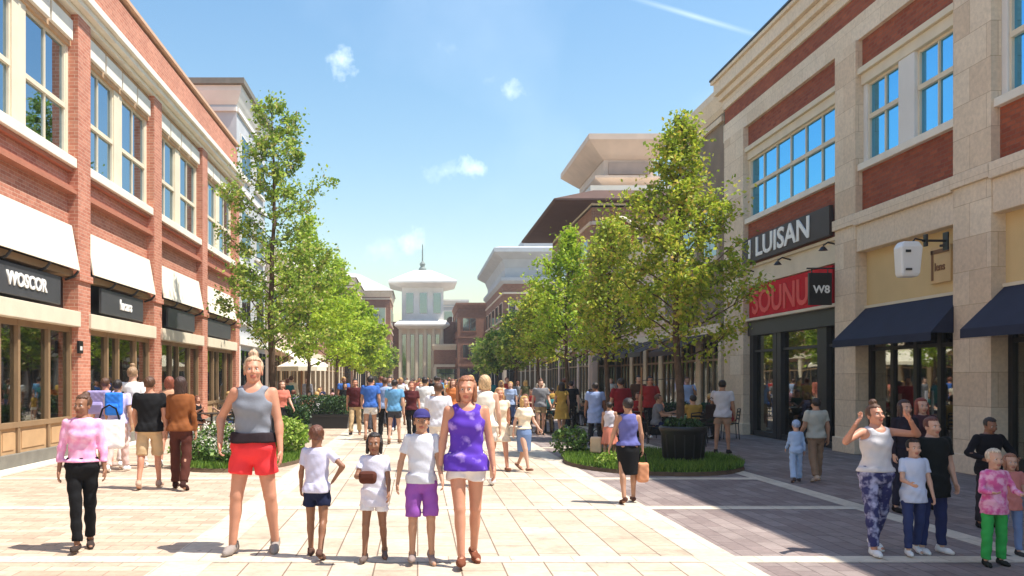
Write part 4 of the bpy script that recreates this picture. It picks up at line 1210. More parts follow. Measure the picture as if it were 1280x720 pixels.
m = MB(); m.rings([(10.0,12.9,47.6,55,11.85),(10.0,12.9,47.6,55,12.2),(9.5,13.2,47.1,55.5,12.5),(9.5,13.2,47.1,55.5,12.62),(10.1,12.8,47.7,54.9,12.66),(10.1,12.8,47.7,54.9,13.6)]); m.build('tower_drum', M['pinkcream'], b, org=o_)
m = MB(); m.rings([(10.05,12.85,47.65,55,13.6),(9.8,13.0,47.4,55.2,13.8),(9.1,13.4,46.7,56,14.45),(9.1,13.4,46.7,56,14.75),(10.4,13.3,47.9,54.6,14.78),(10.4,13.3,47.9,54.6,15.05)]); m.build('flared_cornice', M['pinkcream'], b, org=o_)
m = MB()
m.box(10.35, 12.5, 47.62, 47.70, 12.8, 13.45)
m.build('tower_panel', plain('recessed_panel', lin((184,160,146)), .8, 0, .08, 2), b, org=o_)
# red arched dormer on the near face
m = MB(); m.box(9.5, 11.0, 44.5, 45.0, 8.0, 9.3)
vs = [(9.5+1.5*i/10, 44.5, 9.3+.5*math.sin(PI*i/10)) for i in range(11)]; vs += [(x, 45.0, z) for x, y, z in vs]
m.add(vs, [tuple(range(11))[::-1]]+[(i, i+1, i+12, i+11) for i in range(10)]); d_ = m.build('arched_dormer', M['brickR'], b, org=o_)
m = MB(); m.tube([(9.4+1.7*i/12, 44.45, 9.25+.62*math.sin(PI*i/12)) for i in range(13)], .09, 6); m.build('arch_trim', M['cream'], d_, org=o_)
m = MB(); m.box(9.3, 11.2, 44.4, 45, 7.85, 8.0); m.build('sill', M['cream'], d_, org=o_)
b = far_building('plain_brick_building', 9.6, 22, 58.4, 84, 8.6, 'long brick shop row beyond the overhanging eaves', M['brickF'], ['x-'], 2, ground='tan')
b = far_building('flared_roof_building', 8.4, 20, 86, 108, 11.0, 'far right building with a flared pale grey roof cornice over brick', M['brickF'], ['x-', 'y-'], 3, cols=5, cornice=False, trim='stone2')
o_ = b.location
m = MB(); m.rings([(8.4,20,86,108,11.0),(8.1,20.3,85.7,108.3,11.3),(8.1,20.3,85.7,108.3,11.6),(8.6,20,86.4,108,11.7),(8.6,20,86.4,108,12.6),(8.3,20.3,86.0,108.2,13.4),(7.4,21,85.0,109,14.0),(7.4,21,85.0,109,14.4),(8.0,20.5,85.6,108.5,14.6)]); m.build('flared_cornice', M['greyrender'], b, org=o_)
m = MB(); m.rings([(10.8,20,88,100,14.6),(10.5,20.3,87.7,100.3,15.4),(10.5,20.3,87.7,100.3,15.6)]); m.build('upper_block', M['greyrender'], b, org=o_)

# ------------------------------------------------------------------ trees
LEAF = [leafmat('leaves_yellow_green', [(0, lin((116,142,44))), (.45, lin((168,188,56))), (.8, lin((206,208,78))), (1, lin((200,168,92)))], .45),
        leafmat('leaves_green', [(0, lin((92,124,46))), (.5, lin((146,174,64))), (.85, lin((188,202,88))), (1, lin((206,184,132)))], .45),
        leafmat('leaves_fresh_green', [(0, lin((122,158,38))), (.5, lin((178,204,54))), (1, lin((196,206,80)))], .45)]
def tree(x, y, h, zc, rad, seed, nleaf, label, prof, leaf=0, ls=.075, group=None, tr=.085):
    rng = random.Random(seed); nr = np.random.RandomState(seed)
    root = empty('street_tree', (x, y, 0), 0, label, 'tree', group)
    m = MB(); pts = []; rads = []
    n = 12; ox = rng.uniform(0, 6); oy = rng.uniform(0, 6)
    def ctr(z): return Vector((.05*math.sin(z*.9+ox)+.02*math.sin(z*3.1+oy), .05*math.cos(z*.8+oy), z))
    for i in range(n):
        z = h*.97*i/(n-1); pts.append(ctr(z)); rads.append(max(.012, tr*(1-z/h)**.8*(1.25 if i == 0 else 1)))
    m.tube(pts, rads, 9)
    m.build('trunk', M['bark'], root, smooth=True)
    m = MB(); nodes = []
    nb = 46
    for i in range(nb):
        t = (i+.5*rng.random())/nb; z0 = zc*.92+(h*.96-zc*.92)*t
        tt = (z0-zc)/(h-zc)
        rr_ = rad*np.interp(max(0, tt), [p[0] for p in prof], [p[1] for p in prof])*rng.uniform(.55, 1.18)
        a = i*2.399+rng.uniform(-.5, .5)
        rise = rr_*rng.uniform(.35, .95)
        p0 = ctr(z0); q = [p0]
        for k in range(1, 6):
            s = k/5
            q.append(p0+Vector((math.cos(a+.25*s)*rr_*s, math.sin(a+.25*s)*rr_*s, rise*s**1.25))+Vector((rng.gauss(0, .03), rng.gauss(0, .03), rng.gauss(0, .03))))
        r0 = .010+.018*rr_/rad*(1-tt*.5)
        m.tube(q, [r0*(1-.16*k) for k in range(6)], 5)
        for k in range(1, 6): nodes.append((q[k], .12+.22*(k/5)*(rr_/rad+.3), k/5, rr_))
        for _ in range(4):
            k = rng.randint(2, 4); s0 = q[k]; b2 = a+rng.uniform(-1.3, 1.3); l2 = rr_*rng.uniform(.22, .42)
            e = s0+Vector((math.cos(b2)*l2, math.sin(b2)*l2, l2*rng.uniform(.2, 1.0)))
            m.tube([s0, (s0+e)/2+Vector((0, 0, .02)), e], [.010, .007, .004], 4, cap=False)
            nodes.append((e, .16, 1, rr_)); nodes.append(((s0+e)/2, .14, .8, rr_))
    nodes.append((ctr(h*.98), .12, 1, .3))
    m.build('branch', M['bark'], root)
    # leaves in loose clumps round the twigs
    P = np.array([tuple(q[0]) for q in nodes]); S = np.array([q[1] for q in nodes])*.82; W = np.array([(.35+q[2])*(.4+q[3]) for q in nodes])
    W *= nr.uniform(.25, 1.6, len(W)); W /= W.sum()
    ix = nr.choice(len(P), nleaf, p=W)
    # sub-clusters
    sub = nr.randint(0, 7, nleaf); subo = nr.normal(0, 1, (len(P), 7, 3))*.72
    C = P[ix]+(subo[ix, sub]+nr.normal(0, .42, (nleaf, 3)))*S[ix][:, None]
    nrm_ = nr.normal(0, 1, (nleaf, 3))+np.array((0, 0, .8)); nrm_ /= np.linalg.norm(nrm_, axis=1)[:, None]
    u = np.cross(nrm_, nr.normal(0, 1, (nleaf, 3))); u /= np.linalg.norm(u, axis=1)[:, None]; v = np.cross(nrm_, u)
    s = ls*nr.uniform(.6, 1.3, nleaf)[:, None]
    V = np.stack([C-u*s, C+v*s*.62+nrm_*s*.1, C+u*s, C-v*s*.62+nrm_*s*.1], 1).reshape(-1, 3)
    Fq = np.arange(nleaf*4).reshape(-1, 4)
    me = mesh_from('foliage', [(V, Fq, 0)], [LEAF[leaf]])
    me.polygons.foreach_set('use_smooth', np.zeros(nleaf, bool))
    o = bpy.data.objects.new('foliage', me); COL.objects.link(o); o.parent = root
    return root
PC = [(0, .95), (.18, 1.06), (.42, .80), (.65, .42), (.85, .18), (1, .05)]
PB = [(0, .85), (.15, 1.0), (.45, .82), (.7, .55), (.9, .26), (1, .08)]
PL = [(0, .8), (.15, 1.0), (.4, .85), (.65, .55), (.85, .30), (1, .14)]
tree(5.75, 19.4, 7.75, 2.35, 1.46, 3, 18000, 'large leafy street tree on the right with its trunk behind the black planter', PC, 0, .05, tr=.10)
tree(-4.4, 26.7, 10.5, 2.4, 2.05, 8, 15500, 'tallest loose-crowned street tree in front of the left brick building', PL, 1, .06, tr=.12)
tree(5.35, 24.6, 6.3, 2.5, 1.15, 12, 7500, 'second street tree on the right, crown merging with the large one', PB, 0, .062)
tree(5.2, 30.5, 7.1, 2.5, 1.35, 13, 7500, 'third street tree on the right with a pointed yellow-green crown', PC, 2, .07)
tree(5.2, 38, 5.7, 2.5, 1.2, 14, 5500, 'fourth street tree on the right in front of the overhanging eaves', PB, 0, .08)
tree(5.2, 47, 5.2, 2.4, 1.15, 15, 5000, 'fifth street tree on the right, dull green', PB, 1, .12)
tree(5.3, 58, 4.8, 2.3, 1.15, 16, 4000, 'sixth street tree on the right, before the flared roof building', PB, 1, .14)
tree(5.6, 72, 4.8, 2.2, 1.2, 17, 3000, 'last small street tree far down the right side', PB, 1, .16)
tree(-4.25, 34, 8.3, 2.4, 1.55, 22, 9500, 'bright yellow-green street tree just behind the tallest left one', PC, 2, .072)
tree(-3.9, 42, 7.6, 2.4, 1.55, 23, 8500, 'third street tree on the left with a bright green crown', PB, 2, .08)
tree(-3.7, 52, 6.6, 2.3, 1.5, 24, 8000, 'fourth street tree on the left beyond the cafe hedge', PB, 2, .12)
tree(-3.7, 65, 6.0, 2.3, 1.6, 25, 6000, 'fifth street tree on the left, half way down the street', PB, 2, .14)
tree(-3.6, 82, 5.6, 2.3, 1.5, 26, 4000, 'last street tree on the left, before the far brick block', PB, 1, .17)
tree(-3.9, 100, 4.6, 2.0, 1.5, 27, 3000, 'small far tree below the pale tower', PB, 1, .20)

# ------------------------------------------------------------------ planting beds, hedges, planters
def leaf_blob(name, cx, cy, z0, z1, rx, ry, n, mat, ls, seed, parent=None, boxy=False, org=None):
    nr = np.random.RandomState(seed)
    if boxy: C = np.stack([nr.uniform(-rx, rx, n), nr.uniform(-ry, ry, n), nr.uniform(z0, z1, n)], 1)
    else:
        d = nr.normal(0, 1, (n, 3)); d /= np.linalg.norm(d, axis=1)[:, None]; r = nr.uniform(.45, 1.05, n)**.5
        C = d*r[:, None]*np.array((rx, ry, (z1-z0)/2)); C[:, 2] += (z0+z1)/2
        C[:, 2] = np.maximum(C[:, 2], z0+.02)
    C += nr.normal(0, .03, (n, 3)); C[:, 2] = np.maximum(C[:, 2], z0+.01)
    nm = nr.normal(0, 1, (n, 3))+np.array((0, 0, .7)); nm /= np.linalg.norm(nm, axis=1)[:, None]
    u = np.cross(nm, nr.normal(0, 1, (n, 3))); u /= np.linalg.norm(u, axis=1)[:, None]; v = np.cross(nm, u)
    s = ls*nr.uniform(.6, 1.3, n)[:, None]
    V = np.stack([C-u*s, C+v*s*.6, C+u*s, C-v*s*.6], 1).reshape(-1, 3)
    me = mesh_from(name, [(V, np.arange(n*4).reshape(-1, 4), 0)], [mat]); me.polygons.foreach_set('use_smooth', np.zeros(n, bool))
    o = bpy.data.objects.new(name, me); COL.objects.link(o); o.location = (cx, cy, 0)
    if parent: o.parent = parent; o.location = (0, 0, 0)
    return o
grassm = leafmat('grass_blades', [(0, lin((64,96,30))), (.6, lin((104,140,44))), (1, lin((140,166,70)))], .3)
soil = plain('soil', lin((92,74,54)), .95, 0, .25, 5, .5)
def bed(cx, cy, rx, ry, seed, blades):
    m = MB(); n = 40
    top = [(rx*math.cos(2*PI*i/n), ry*math.sin(2*PI*i/n)) for i in range(n)]
    m.add([(x, y, .0) for x, y in top]+[(x*.985, y*.985, .07) for x, y in top], [tuple(range(n, 2*n))]+[(i, (i+1) % n, n+(i+1) % n, n+i) for i in range(n)])
    o = m.build('planting_bed', soil); o.location = (cx, cy, 0); tag(o, kind='structure')
    nr = np.random.RandomState(seed); k = blades
    a = nr.uniform(0, 2*PI, k); r = np.sqrt(nr.uniform(0, .97, k)); C = np.stack([rx*r*np.cos(a), ry*r*np.sin(a), np.full(k, .07)], 1)
    an = nr.uniform(0, 2*PI, k); hgt = nr.uniform(.05, .15, k); wd_ = nr.uniform(.006, .014, k)
    U = np.stack([np.cos(an), np.sin(an), an*0], 1)*wd_[:, None]
    T = np.stack([nr.normal(0, .035, k), nr.normal(0, .035, k), hgt], 1)
    V = np.stack([C-U, C+U, C+T+U*.2, C+T-U*.2], 1).reshape(-1, 3)
    me = mesh_from('grass', [(V, np.arange(k*4).reshape(-1, 4), 0)], [grassm])
    g = bpy.data.objects.new('grass', me); COL.objects.link(g); g.location = (cx, cy, 0); tag(g, 'short green grass covering the tree bed', 'grass', kind='stuff')
    return o
bed(4.75, 18.0, 1.75, 2.3, 1, 26000)
bed(-3.75, 18.9, 1.35, 2.6, 2, 14000)
bed(-4.3, 26.8, 1.2, 3.0, 3, 8000)
shr = leafmat('shrub_leaves', [(0, lin((46,74,34))), (.6, lin((92,126,50))), (1, lin((136,160,76)))], .25)
shl = leafmat('lime_shrub_leaves', [(0, lin((96,130,36))), (.6, lin((142,172,60))), (1, lin((190,200,110)))], .3)
flw = leafmat('white_petals', [(0, lin((214,206,196))), (.6, lin((232,226,216))), (1, lin((170,176,140)))], .2)
hdg = leafmat('hedge_leaves', [(0, lin((26,48,26))), (.6, lin((46,78,38))), (1, lin((84,112,58)))], .2)
def shrub(cx, cy, h, r, seed, mat, label, n=1500, ls=.04, flowers=0):
    rt = empty('shrub', (cx, cy, .05), 0, label, 'shrub')
    leaf_blob('foliage', cx, cy, 0, h, r, r, n, mat, ls, seed, rt)
    m = MB(); rg = random.Random(seed)
    for _ in range(7):
        a = rg.uniform(0, 6.28); m.tube([(0, 0, 0), (math.cos(a)*r*.3, math.sin(a)*r*.3, h*.4), (math.cos(a)*r*.6, math.sin(a)*r*.6, h*.8)], [.012, .009, .005], 5)
    m.build('stem', M['bark'], rt)
    if flowers: tag(leaf_blob('blossoms', cx, cy, h*.5, h*1.05, r*.95, r*.95, flowers, flw, .028, seed+5, rt), kind='stuff')
shrub(-4.35, 17.3, .55, .50, 1, shr, 'white-flowering shrub at the near left corner of the left bed', 1300, .045, 420)
shrub(-3.55, 17.0, .42, .42, 2, shr, 'low white-flowering shrub at the near right corner of the left bed', 1100, .045, 300)
shrub(-4.2, 18.6, .75, .55, 3, shr, 'taller white-flowering shrub in the middle of the left bed', 1500, .045, 380)
shrub(-2.95, 19.4, .85, .55, 4, shl, 'bright lime green bush beside the boy in navy shorts', 1800, .05)
shrub(-3.5, 20.6, .75, .5, 5, shl, 'lime green bush at the back of the left bed', 1500, .05)
shrub(3.7, 16.8, .28, .30, 6, shl, 'small low green plant at the near edge of the right bed', 600, .035)
shrub(3.35, 19.3, .65, .40, 7, shr, 'dark bushy plant on the left edge of the right bed', 900, .045)
def hedge(cx, cy, lx, ly, h, seed, label, n=3500):
    rt = empty('hedge_planter', (cx, cy, 0), 0, label, 'planter')
    m = MB(); m.rings([(-lx*.96, lx*.96, -ly*.96, ly*.96, 0), (-lx, lx, -ly, ly, .42), (-lx*1.02, lx*1.02, -ly*1.03, ly*1.03, .45), (-lx*1.02, lx*1.02, -ly*1.03, ly*1.03, .5)]); m.build('planter_box', M['black'], rt)
    leaf_blob('foliage', cx, cy, .48, h, lx*.97, ly*.97, n, hdg, .045, seed, rt, True)
hedge(-3.9, 24.0, .95, .35, 1.0, 1, 'dark hedge in a black trough behind the lime bush')
hedge(-3.7, 31.0, 1.3, .4, 1.15, 2, 'dark hedge in a long black trough in front of the cafe tables')
hedge(-2.9, 34.2, .8, .4, 1.05, 3, 'short dark hedge trough at the street end of the left cafe')
hedge(7.2, 27.5, 1.2, .35, 1.0, 4, 'dark hedge trough by the shaded right shop fronts')

# big black planter / bin in the right bed
b = empty('round_planter', (5.25, 17.4, .05), 0, 'big black round planter standing on the right grass bed', 'planter')
m = MB(); m.lathe([(.34, 0), (.38, .04), (.42, .60), (.45, .66), (.47, .72), (.45, .76), (.40, .76), (.38, .68)], n=28); m.build('pot', M['black'], b, smooth=True)
m = MB()
for i in range(14):
    a = 2*PI*i/14; m.tube([(.385*math.cos(a), .385*math.sin(a), .04), (.428*math.cos(a), .428*math.sin(a), .60)], .010, 5)
m.build('rib', M['dark'], b)
leaf_blob('foliage', 0, 0, .66, .88, .37, .37, 900, hdg, .05, 9, b)
# stakes beside the tree
b = empty('tree_stake', (5.15, 20.3, 0), 0, 'thin pale stake standing behind the black planter', 'stake')
m = MB(); m.tube([(0, 0, 0), (.02, 0, 2.0)], .022, 8); m.build('post', M['wood'], b); m = MB(); m.tube([(0.02, 0, 1.7), (.58, -.8, 1.75)], .008, 5); m.build('tie', M['black'], b)

# ------------------------------------------------------------------ cafe furniture
def cafe_table(x, y, label, group, mt, top='cream'):
    t = empty('cafe_table', (x, y, 0), 0, label, 'table', group)
    m = MB(); m.lathe([(.01, .735), (.38, .735), (.40, .745), (.40, .76), (.38, .765), (.01, .765)], n=24); m.build('table_top', mt, t)
    m = MB(); m.lathe([(.035, .03), (.03, .7), (.09, .735)], n=10); m.build('leg', M['black'], t)
    m = MB(); m.lathe([(.26, 0), (.26, .02), (.05, .05)], n=18); m.build('base', M['black'], t)
    return t
def chair_proto():
    t = empty('cafe_chair', (0, 0, 0), 0)
    m = MB(); m.box(-.21, .21, -.21, .21, .44, .47); m.build('seat', M['black'], t, bevel=.01)
    m = MB(); m.tube([(-.20, .20, .45), (-.20, .25, .86)], .014, 6); m.tube([(.20, .20, .45), (.20, .25, .86)], .014, 6); m.tube([(-.20, .25, .86), (0, .28, .88), (.20, .25, .86)], .014, 6)
    for k in range(3): m.box(-.19, .19, .215+.014*k, .228+.014*k, .56+.1*k, .61+.1*k)
    m.build('backrest', M['black'], t)
    for sx in (-1, 1):
        for sy in (-1, 1):
            m = MB(); m.tube([(sx*.19, sy*.19, .45), (sx*.22, sy*.22, 0)], .013, 6); m.build('leg', M['black'], t)
    return t
ch0 = chair_proto(); first = [True]
def chair(x, y, rz, label, group):
    if first[0]: o = ch0; first[0] = False
    else: o = copy_tree(ch0)
    o.location = (x, y, 0); o.rotation_euler = (0, 0, rz); tag(o, label, 'chair', group)
    return o
def parasol(x, y, label, mat, h=2.7, r=1.5):
    t = empty('parasol', (x, y, 0), 0, label, 'parasol')
    m = MB(); m.tube([(0, 0, 0), (0, 0, h)], .025, 8); m.build('pole', M['wood'], t)
    m = MB(); m.lathe([(.3, 0), (.3, .06), (.05, .1)], n=18); m.build('base', M['dark'], t)
    m = MB(); n = 8; z1 = h; z0 = h-.5
    rim = [(r*math.cos(2*PI*i/n), r*math.sin(2*PI*i/n)) for i in range(n)]
    vs = [(0, 0, z1)]+[(x_, y_, z0) for x_, y_ in rim]+[(x_*1.0, y_*1.0, z0-.18) for x_, y_ in rim]+[(0, 0, z1-.03)]
    m.add(vs, [(0, 1+i, 1+(i+1) % n) for i in range(n)]+[(1+i, 9+i, 9+(i+1) % n, 1+(i+1) % n) for i in range(n)])
    m.build('canopy', mat, t)
    m = MB()
    for x_, y_ in rim: m.tube([(0, 0, z1-.08), (x_*.98, y_*.98, z0-.03)], .010, 4)
    m.build('rib', M['wood'], t)
ttop = plain('marble_top', lin((206,200,190)), .3, 0, .06, 6)
dtop = plain('dark_table_top', lin((64,54,48)), .35, 0, .1, 4)
TABLES = []
rg = random.Random(5)
tl = [(-5.9, 25.2, 'beyond the left bed'), (-5.6, 29.0, 'behind the first left hedge'), (-4.4, 33.4, 'behind the long left hedge'), (-6.3, 33.0, 'against the left facade'), (-5.2, 38.5, 'mid left terrace'), (-3.2, 40.0, 'street edge, left terrace'), (-5.0, 45.0, 'far back, left terrace')]
trr = [(7.0, 23.3, 'nearest the big right tree'), (8.4, 25.6, 'by the tan columns on the right'), (6.4, 26.4, 'between the first two right trees'), (4.1, 28.2, 'at the right shade edge'), (7.9, 30.4, 'under the brown awning'), (6.2, 32.5, 'beside the third right tree'), (3.9, 34.0, 'sunny edge, third right tree'), (7.6, 36.0, 'under the first dark awning'), (5.9, 40.5, 'beyond the fourth right tree'), (3.7, 41.5, 'sunny edge, far right terrace'), (7.5, 43.0, 'farthest under the dark awnings')]
seats = []
for i, (x, y, w_) in enumerate(tl+trr):
    side = 'L' if i < len(tl) else 'R'
    cafe_table(x, y, 'round cafe table '+w_, 'round cafe tables on the terraces', ttop if (i % 3) else dtop)
    k = 4 if i % 2 == 0 else 3; a0 = rg.uniform(0, 1.5)
    for j in range(k):
        a = a0+2*PI*j/k; cx, cy = x+.66*math.cos(a), y+.66*math.sin(a)
        rz = math.atan2(math.sin(a), math.cos(a))-PI/2       # faces the table: backrest outward
        chair(cx, cy, rz, 'black slatted cafe chair at the table '+w_, 'black cafe chairs at the table '+w_)
        seats.append((cx, cy, rz, w_, side, i, j))
parasol(-4.9, 37.2, 'cream parasol over the left cafe terrace', M['awnwhite'], 2.75, 1.05)
# ------------------------------------------------------------------ the people near the camera
def put(o, px, pyf, rz, label, X=None, Y=None):
    if Y is None: Y = EYE*1100/(pyf-473)
    if X is None: X = (px-522)/1100*Y
    o.location = (X, Y, 0); o.rotation_euler = (0, 0, R(rz)); tag(o, label, 'person')
    return o
c_ = cloth
NEAR = []
def near(px, pyf, Hpx, rz, label, **k):
    Y = EYE*1100/(pyf-473); H = Hpx*Y/1100
    k.setdefault('detail', 1); k.setdefault('res', .012)
    k['H'] = H
    o = make_person(k); put(o, px, pyf, rz, label); NEAR.append(o); return o
white = c_((232,232,230)); blk = c_((22,22,24))
P_ = POSES
DH = (34, 24, 20); BR = (84, 54, 34); BL = (196, 156, 96); RD = (96, 56, 38)
pinkm = pattern('mottled_pink_knit', lin((226,140,186)), lin((240,188,216)), 18, .5, .2)
tie = pattern('navy_tie_dye_print', lin((44,46,96)), lin((176,176,206)), 14, .56, .10)
lace = pattern('violet_print_cloth', lin((88,48,178)), lin((170,140,226)), 9, .62, .08)
prp = c_((146,84,170))
near(103, 688, 196, 14, 'woman in a mottled pink sweater and tight black trousers walking at the far left', sex='f', pose=dict(P_['cross'], leg_l=(11, -4, 4), leg_r=(-6, -2, 12)), tone='brown', hair=('bun', BR), look=(-25, 0),
     top=('long', .98, pinkm, .018), bottom=('jeans', blk), shoes=('flat', c_((60,50,46))))
near(317, 691, 248, -3, 'tall woman in a grey tank top and bright red shorts with a white headscarf', sex='f', fat=1.08, pose=dict(P_['stand_wide'], leg_l=(6, 7, 4), leg_r=(-3, 7, 8), foot_r=-6, arm_l=((-.50, .25, -.82), (.10, -.50, -.82))), tone='red', hair=('topbun', (190,160,130)), look=(12, -8),
     top=('tank', .99, c_((132,136,146)), .022, 't_shirt'), bottom=('shorts', c_((236,62,66))), belt=c_((44,34,38)), shoes=('x', c_((150,140,134))))
near(396, 697, 167, 172, 'boy in lavender-white t-shirt and navy shorts, back turned, hand on hip', sex='c', pose=P_['akimbo'], head=1.16, tone='brown', hair=('short', RD),
     top=('tee', .88, c_((204,202,226)), .022), bottom=('shorts', c_((28,34,62))), shoes=('x', c_((96,70,60))))
near(468, 701, 160, -4, 'little girl in a long white t-shirt with dark hair holding something brown', sex='c', pose=dict(P_['stroll'], arm_l=((-.25, -.55, -.8), (.55, -.75, .05))), head=1.22, tone='brown', hair=('bob', DH),
     top=('tee', .76, c_((212,210,226)), .03), bottom=('shorts', c_((220,218,224))), shoes=('x', c_((110,96,90))))
near(527, 704, 190, 4, 'boy in a grey-white t-shirt and long violet shorts wearing a navy cap', sex='c', pose=dict(P_['stroll'], arm_l=(-6, 16, 14), leg_l=(4, 2, 4), leg_r=(8, 2, 10)), head=1.10, tone='tan', hair=('short', BR), cap=c_((62,58,116)), look=(-6, -4),
     top=('tee', .90, c_((206,208,218)), .022), bottom=('long_shorts', prp), shoes=('x', c_((146,130,124))))
near(583, 705, 236, 3, 'woman in a violet tank top and short white shorts with long bare legs', sex='f', pose=dict(P_['cross'], leg_l=(14, -2, 5), leg_r=(-4, 0, 14)), tone='red', hair=('bob', (148,96,66)), look=(-10, 0),
     top=('tank', .86, lace, .024), bottom=('hot', c_((228,220,216))), shoes=('flat', c_((120,70,50))))
near(785, 629, 132, 183, 'dark-haired woman in a blue-violet sleeveless top and black skirt walking away', sex='f', pose=dict(P_['stroll'], arm_r=(4, 14, 20)), tone='tan', hair=('short', DH), detail=0,
     top=('tank', .95, c_((104,106,168)), .02), bottom=('pencil', blk), shoes=('flat', c_((90,60,50))), res=.013)
near(1020, 602, 105, 188, 'man in a grey-green shirt and khaki trousers walking away in the shade', sex='m', pose=P_['stroll'], tone='tan', hair=('short', DH), detail=0,
     top=('tee', .90, c_((176,176,164)), .03), bottom=('trousers', c_((150,122,98))), shoes=('x', c_((190,170,150))), res=.014)
near(995, 603, 78, 175, 'small child in pale blue clothes beside the man in khaki trousers', sex='c', pose=P_['stroll'], head=1.3, tone='light', hair=('short', (150,170,200)), detail=0,
     top=('long', .84, c_((172,196,226)), .028), bottom=('wide', c_((172,196,226))), shoes=('x', c_((80,70,70))), res=.016)
near(1095, 692, 190, 3, 'woman in white tank top and navy tie-dye leggings, hands raised to head', sex='f', fat=1.10, pose=P_['armsup'], tone='red', hair=('topbun', BR), look=(5, -10),
     top=('tank', .96, c_((206,202,204)), .02), bottom=('jeans', tie), shoes=('x', white))
near(1142, 694, 146, -6, 'boy in a pale t-shirt and blue jeans standing before the person in black', sex='c', pose=dict(P_['stroll'], arm_r=(8, 10, 10), arm_l=(20, 8, 60, 10)), head=1.14, tone='light', hair=('short', DH),
     top=('tee', .80, c_((200,208,228)), .028), bottom=('jeans', c_((52,62,104))), shoes=('x', white))
near(1165, 691, 172, 8, 'person in a loose black t-shirt and dark blue jeans behind the boy in jeans', sex='m', fat=1.04, pose=dict(P_['stand']), tone='light', hair=('short', (96,52,40)),
     top=('tee', .72, c_((22,26,26)), .035), bottom=('jeans', c_((42,50,92))), shoes=('x', white))
near(1236, 660, 140, 4, 'dark-haired man in black standing behind the pink child, head lowered', sex='m', pose=dict(P_['stand'], arm_l=((-.55, -.1, -.8), (.35, -.8, -.3)), arm_r=((.55, -.1, -.8), (-.35, -.8, -.3))), tone='brown', hair=('short', DH), look=(0, 14),
     top=('long', .84, c_((24,22,28)), .026), bottom=('trousers', c_((48,44,50))), shoes=('x', blk))
near(1243, 707, 147, -4, 'small child in a pink jacket and bright green trousers with pale hair', sex='c', pose=dict(P_['hold'], arm_l=(20, 16, 70, 20), arm_r=(24, 16, 60, 20)), head=1.26, tone='light', hair=('short', (206,184,160)),
     top=('long', .80, pattern('pink_print', lin((216,92,152)), lin((238,178,204)), 16, .5, .1), .034, 'jacket'), bottom=('trousers', c_((60,172,84))), shoes=('x', c_((40,44,42))))
near(1263, 694, 128, -12, 'child with bare arms in a salmon top right beside the child in pink', sex='c', pose=P_['stand'], head=1.2, tone='light', hair=('bob', (150,100,74)),
     top=('tee', .80, c_((206,128,120)), .022), bottom=('jeans', c_((120,140,180))), shoes=('x', c_((60,60,60))))
near(1131, 640, 142, 6, 'person in a dark top standing just behind the woman in the white tank top', sex='f', pose=P_['stand'], tone='light', hair=('long', (60,36,30)),
     top=('long', .86, c_((40,34,44)), .02), bottom=('jeans', c_((40,40,56))), shoes=('x', blk))
near(1152, 636, 140, -6, 'woman with reddish hair in dark clothes in the doorway group behind the black t-shirt', sex='f', pose=P_['stand'], tone='light', hair=('long', (128,58,42)),
     top=('tee', .86, c_((72,44,50)), .02), bottom=('jeans', c_((34,34,44))), shoes=('x', blk))
# group walking away on the left
near(187, 611, 141, 186, 'man in a black t-shirt and khaki shorts walking away on the left', sex='m', pose=dict(P_['stroll']), tone='red', hair=('short', BR), detail=0,
     top=('tee', .88, c_((26,26,28)), .03), bottom=('long_shorts', c_((206,176,136))), shoes=('x', c_((190,160,140))), res=.014)
near(226, 612, 142, 178, 'long-haired woman in a brown jacket and dark brown trousers walking away', sex='f', pose=dict(P_['stroll'], leg_l=(-8, 2, 14), leg_r=(9, 2, 5), foot_l=-18, foot_r=3), tone='tan', hair=('long', (62,40,32)), detail=0,
     top=('long', .90, c_((134,80,44)), .03, 'jacket'), bottom=('trousers', c_((82,44,36))), shoes=('x', c_((60,34,30))), res=.014)
near(147, 590, 116, 182, 'person in a pale lilac shirt and pinkish trousers carrying a blue backpack', sex='m', pose=P_['stroll'], tone='tan', hair=('short', DH), detail=0,
     top=('tee', .90, c_((196,188,222)), .026), bottom=('trousers', c_((214,184,176))), shoes=('x', white), res=.015)
near(166, 586, 128, 176, 'person in white shirt and pale trousers between the blue backpack and the black t-shirt', sex='f', pose=P_['stroll'], tone='light', hair=('topbun', (150,120,90)), detail=0,
     top=('tee', .90, white, .026), bottom=('wide', c_((222,210,208))), shoes=('x', white), res=.015)
near(132, 583, 112, 170, 'person in a lilac-grey shirt at the left edge of the group walking away', sex='m', pose=P_['stand'], tone='red', hair=('short', BR), detail=0,
     top=('tee', .88, c_((176,168,204)), .03), bottom=('shorts', c_((224,214,206))), shoes=('x', c_((180,160,150))), res=.015)
near(212, 583, 113, 182, 'red-haired person half hidden between the black t-shirt and the brown jacket', sex='f', pose=P_['stroll'], tone='red', hair=('bob', (130,68,46)), detail=0,
     top=('tank', .90, c_((196,150,120)), .026), bottom=('shorts', c_((210,190,170))), shoes=('x', white), res=.015)
near(903, 567, 93, 150, 'man in a white shirt and tan shorts by the tan pilaster with a dark bag', sex='m', pose=P_['phone'], tone='tan', hair=('short', DH), detail=0,
     top=('tee', .86, c_((206,206,216)), .03), bottom=('shorts', c_((172,140,116))), shoes=('x', c_((60,50,50))), res=.015)
near(655, 589, 96, 35, 'blonde woman in a cream top and blue denim skirt walking in the sun', sex='f', pose=P_['walk'], tone='light', hair=('long', BL), detail=0,
     top=('tee', .98, c_((238,222,196)), .02), bottom=('pencil', c_((112,134,172))), shoes=('flat', c_((150,110,90))), res=.014)
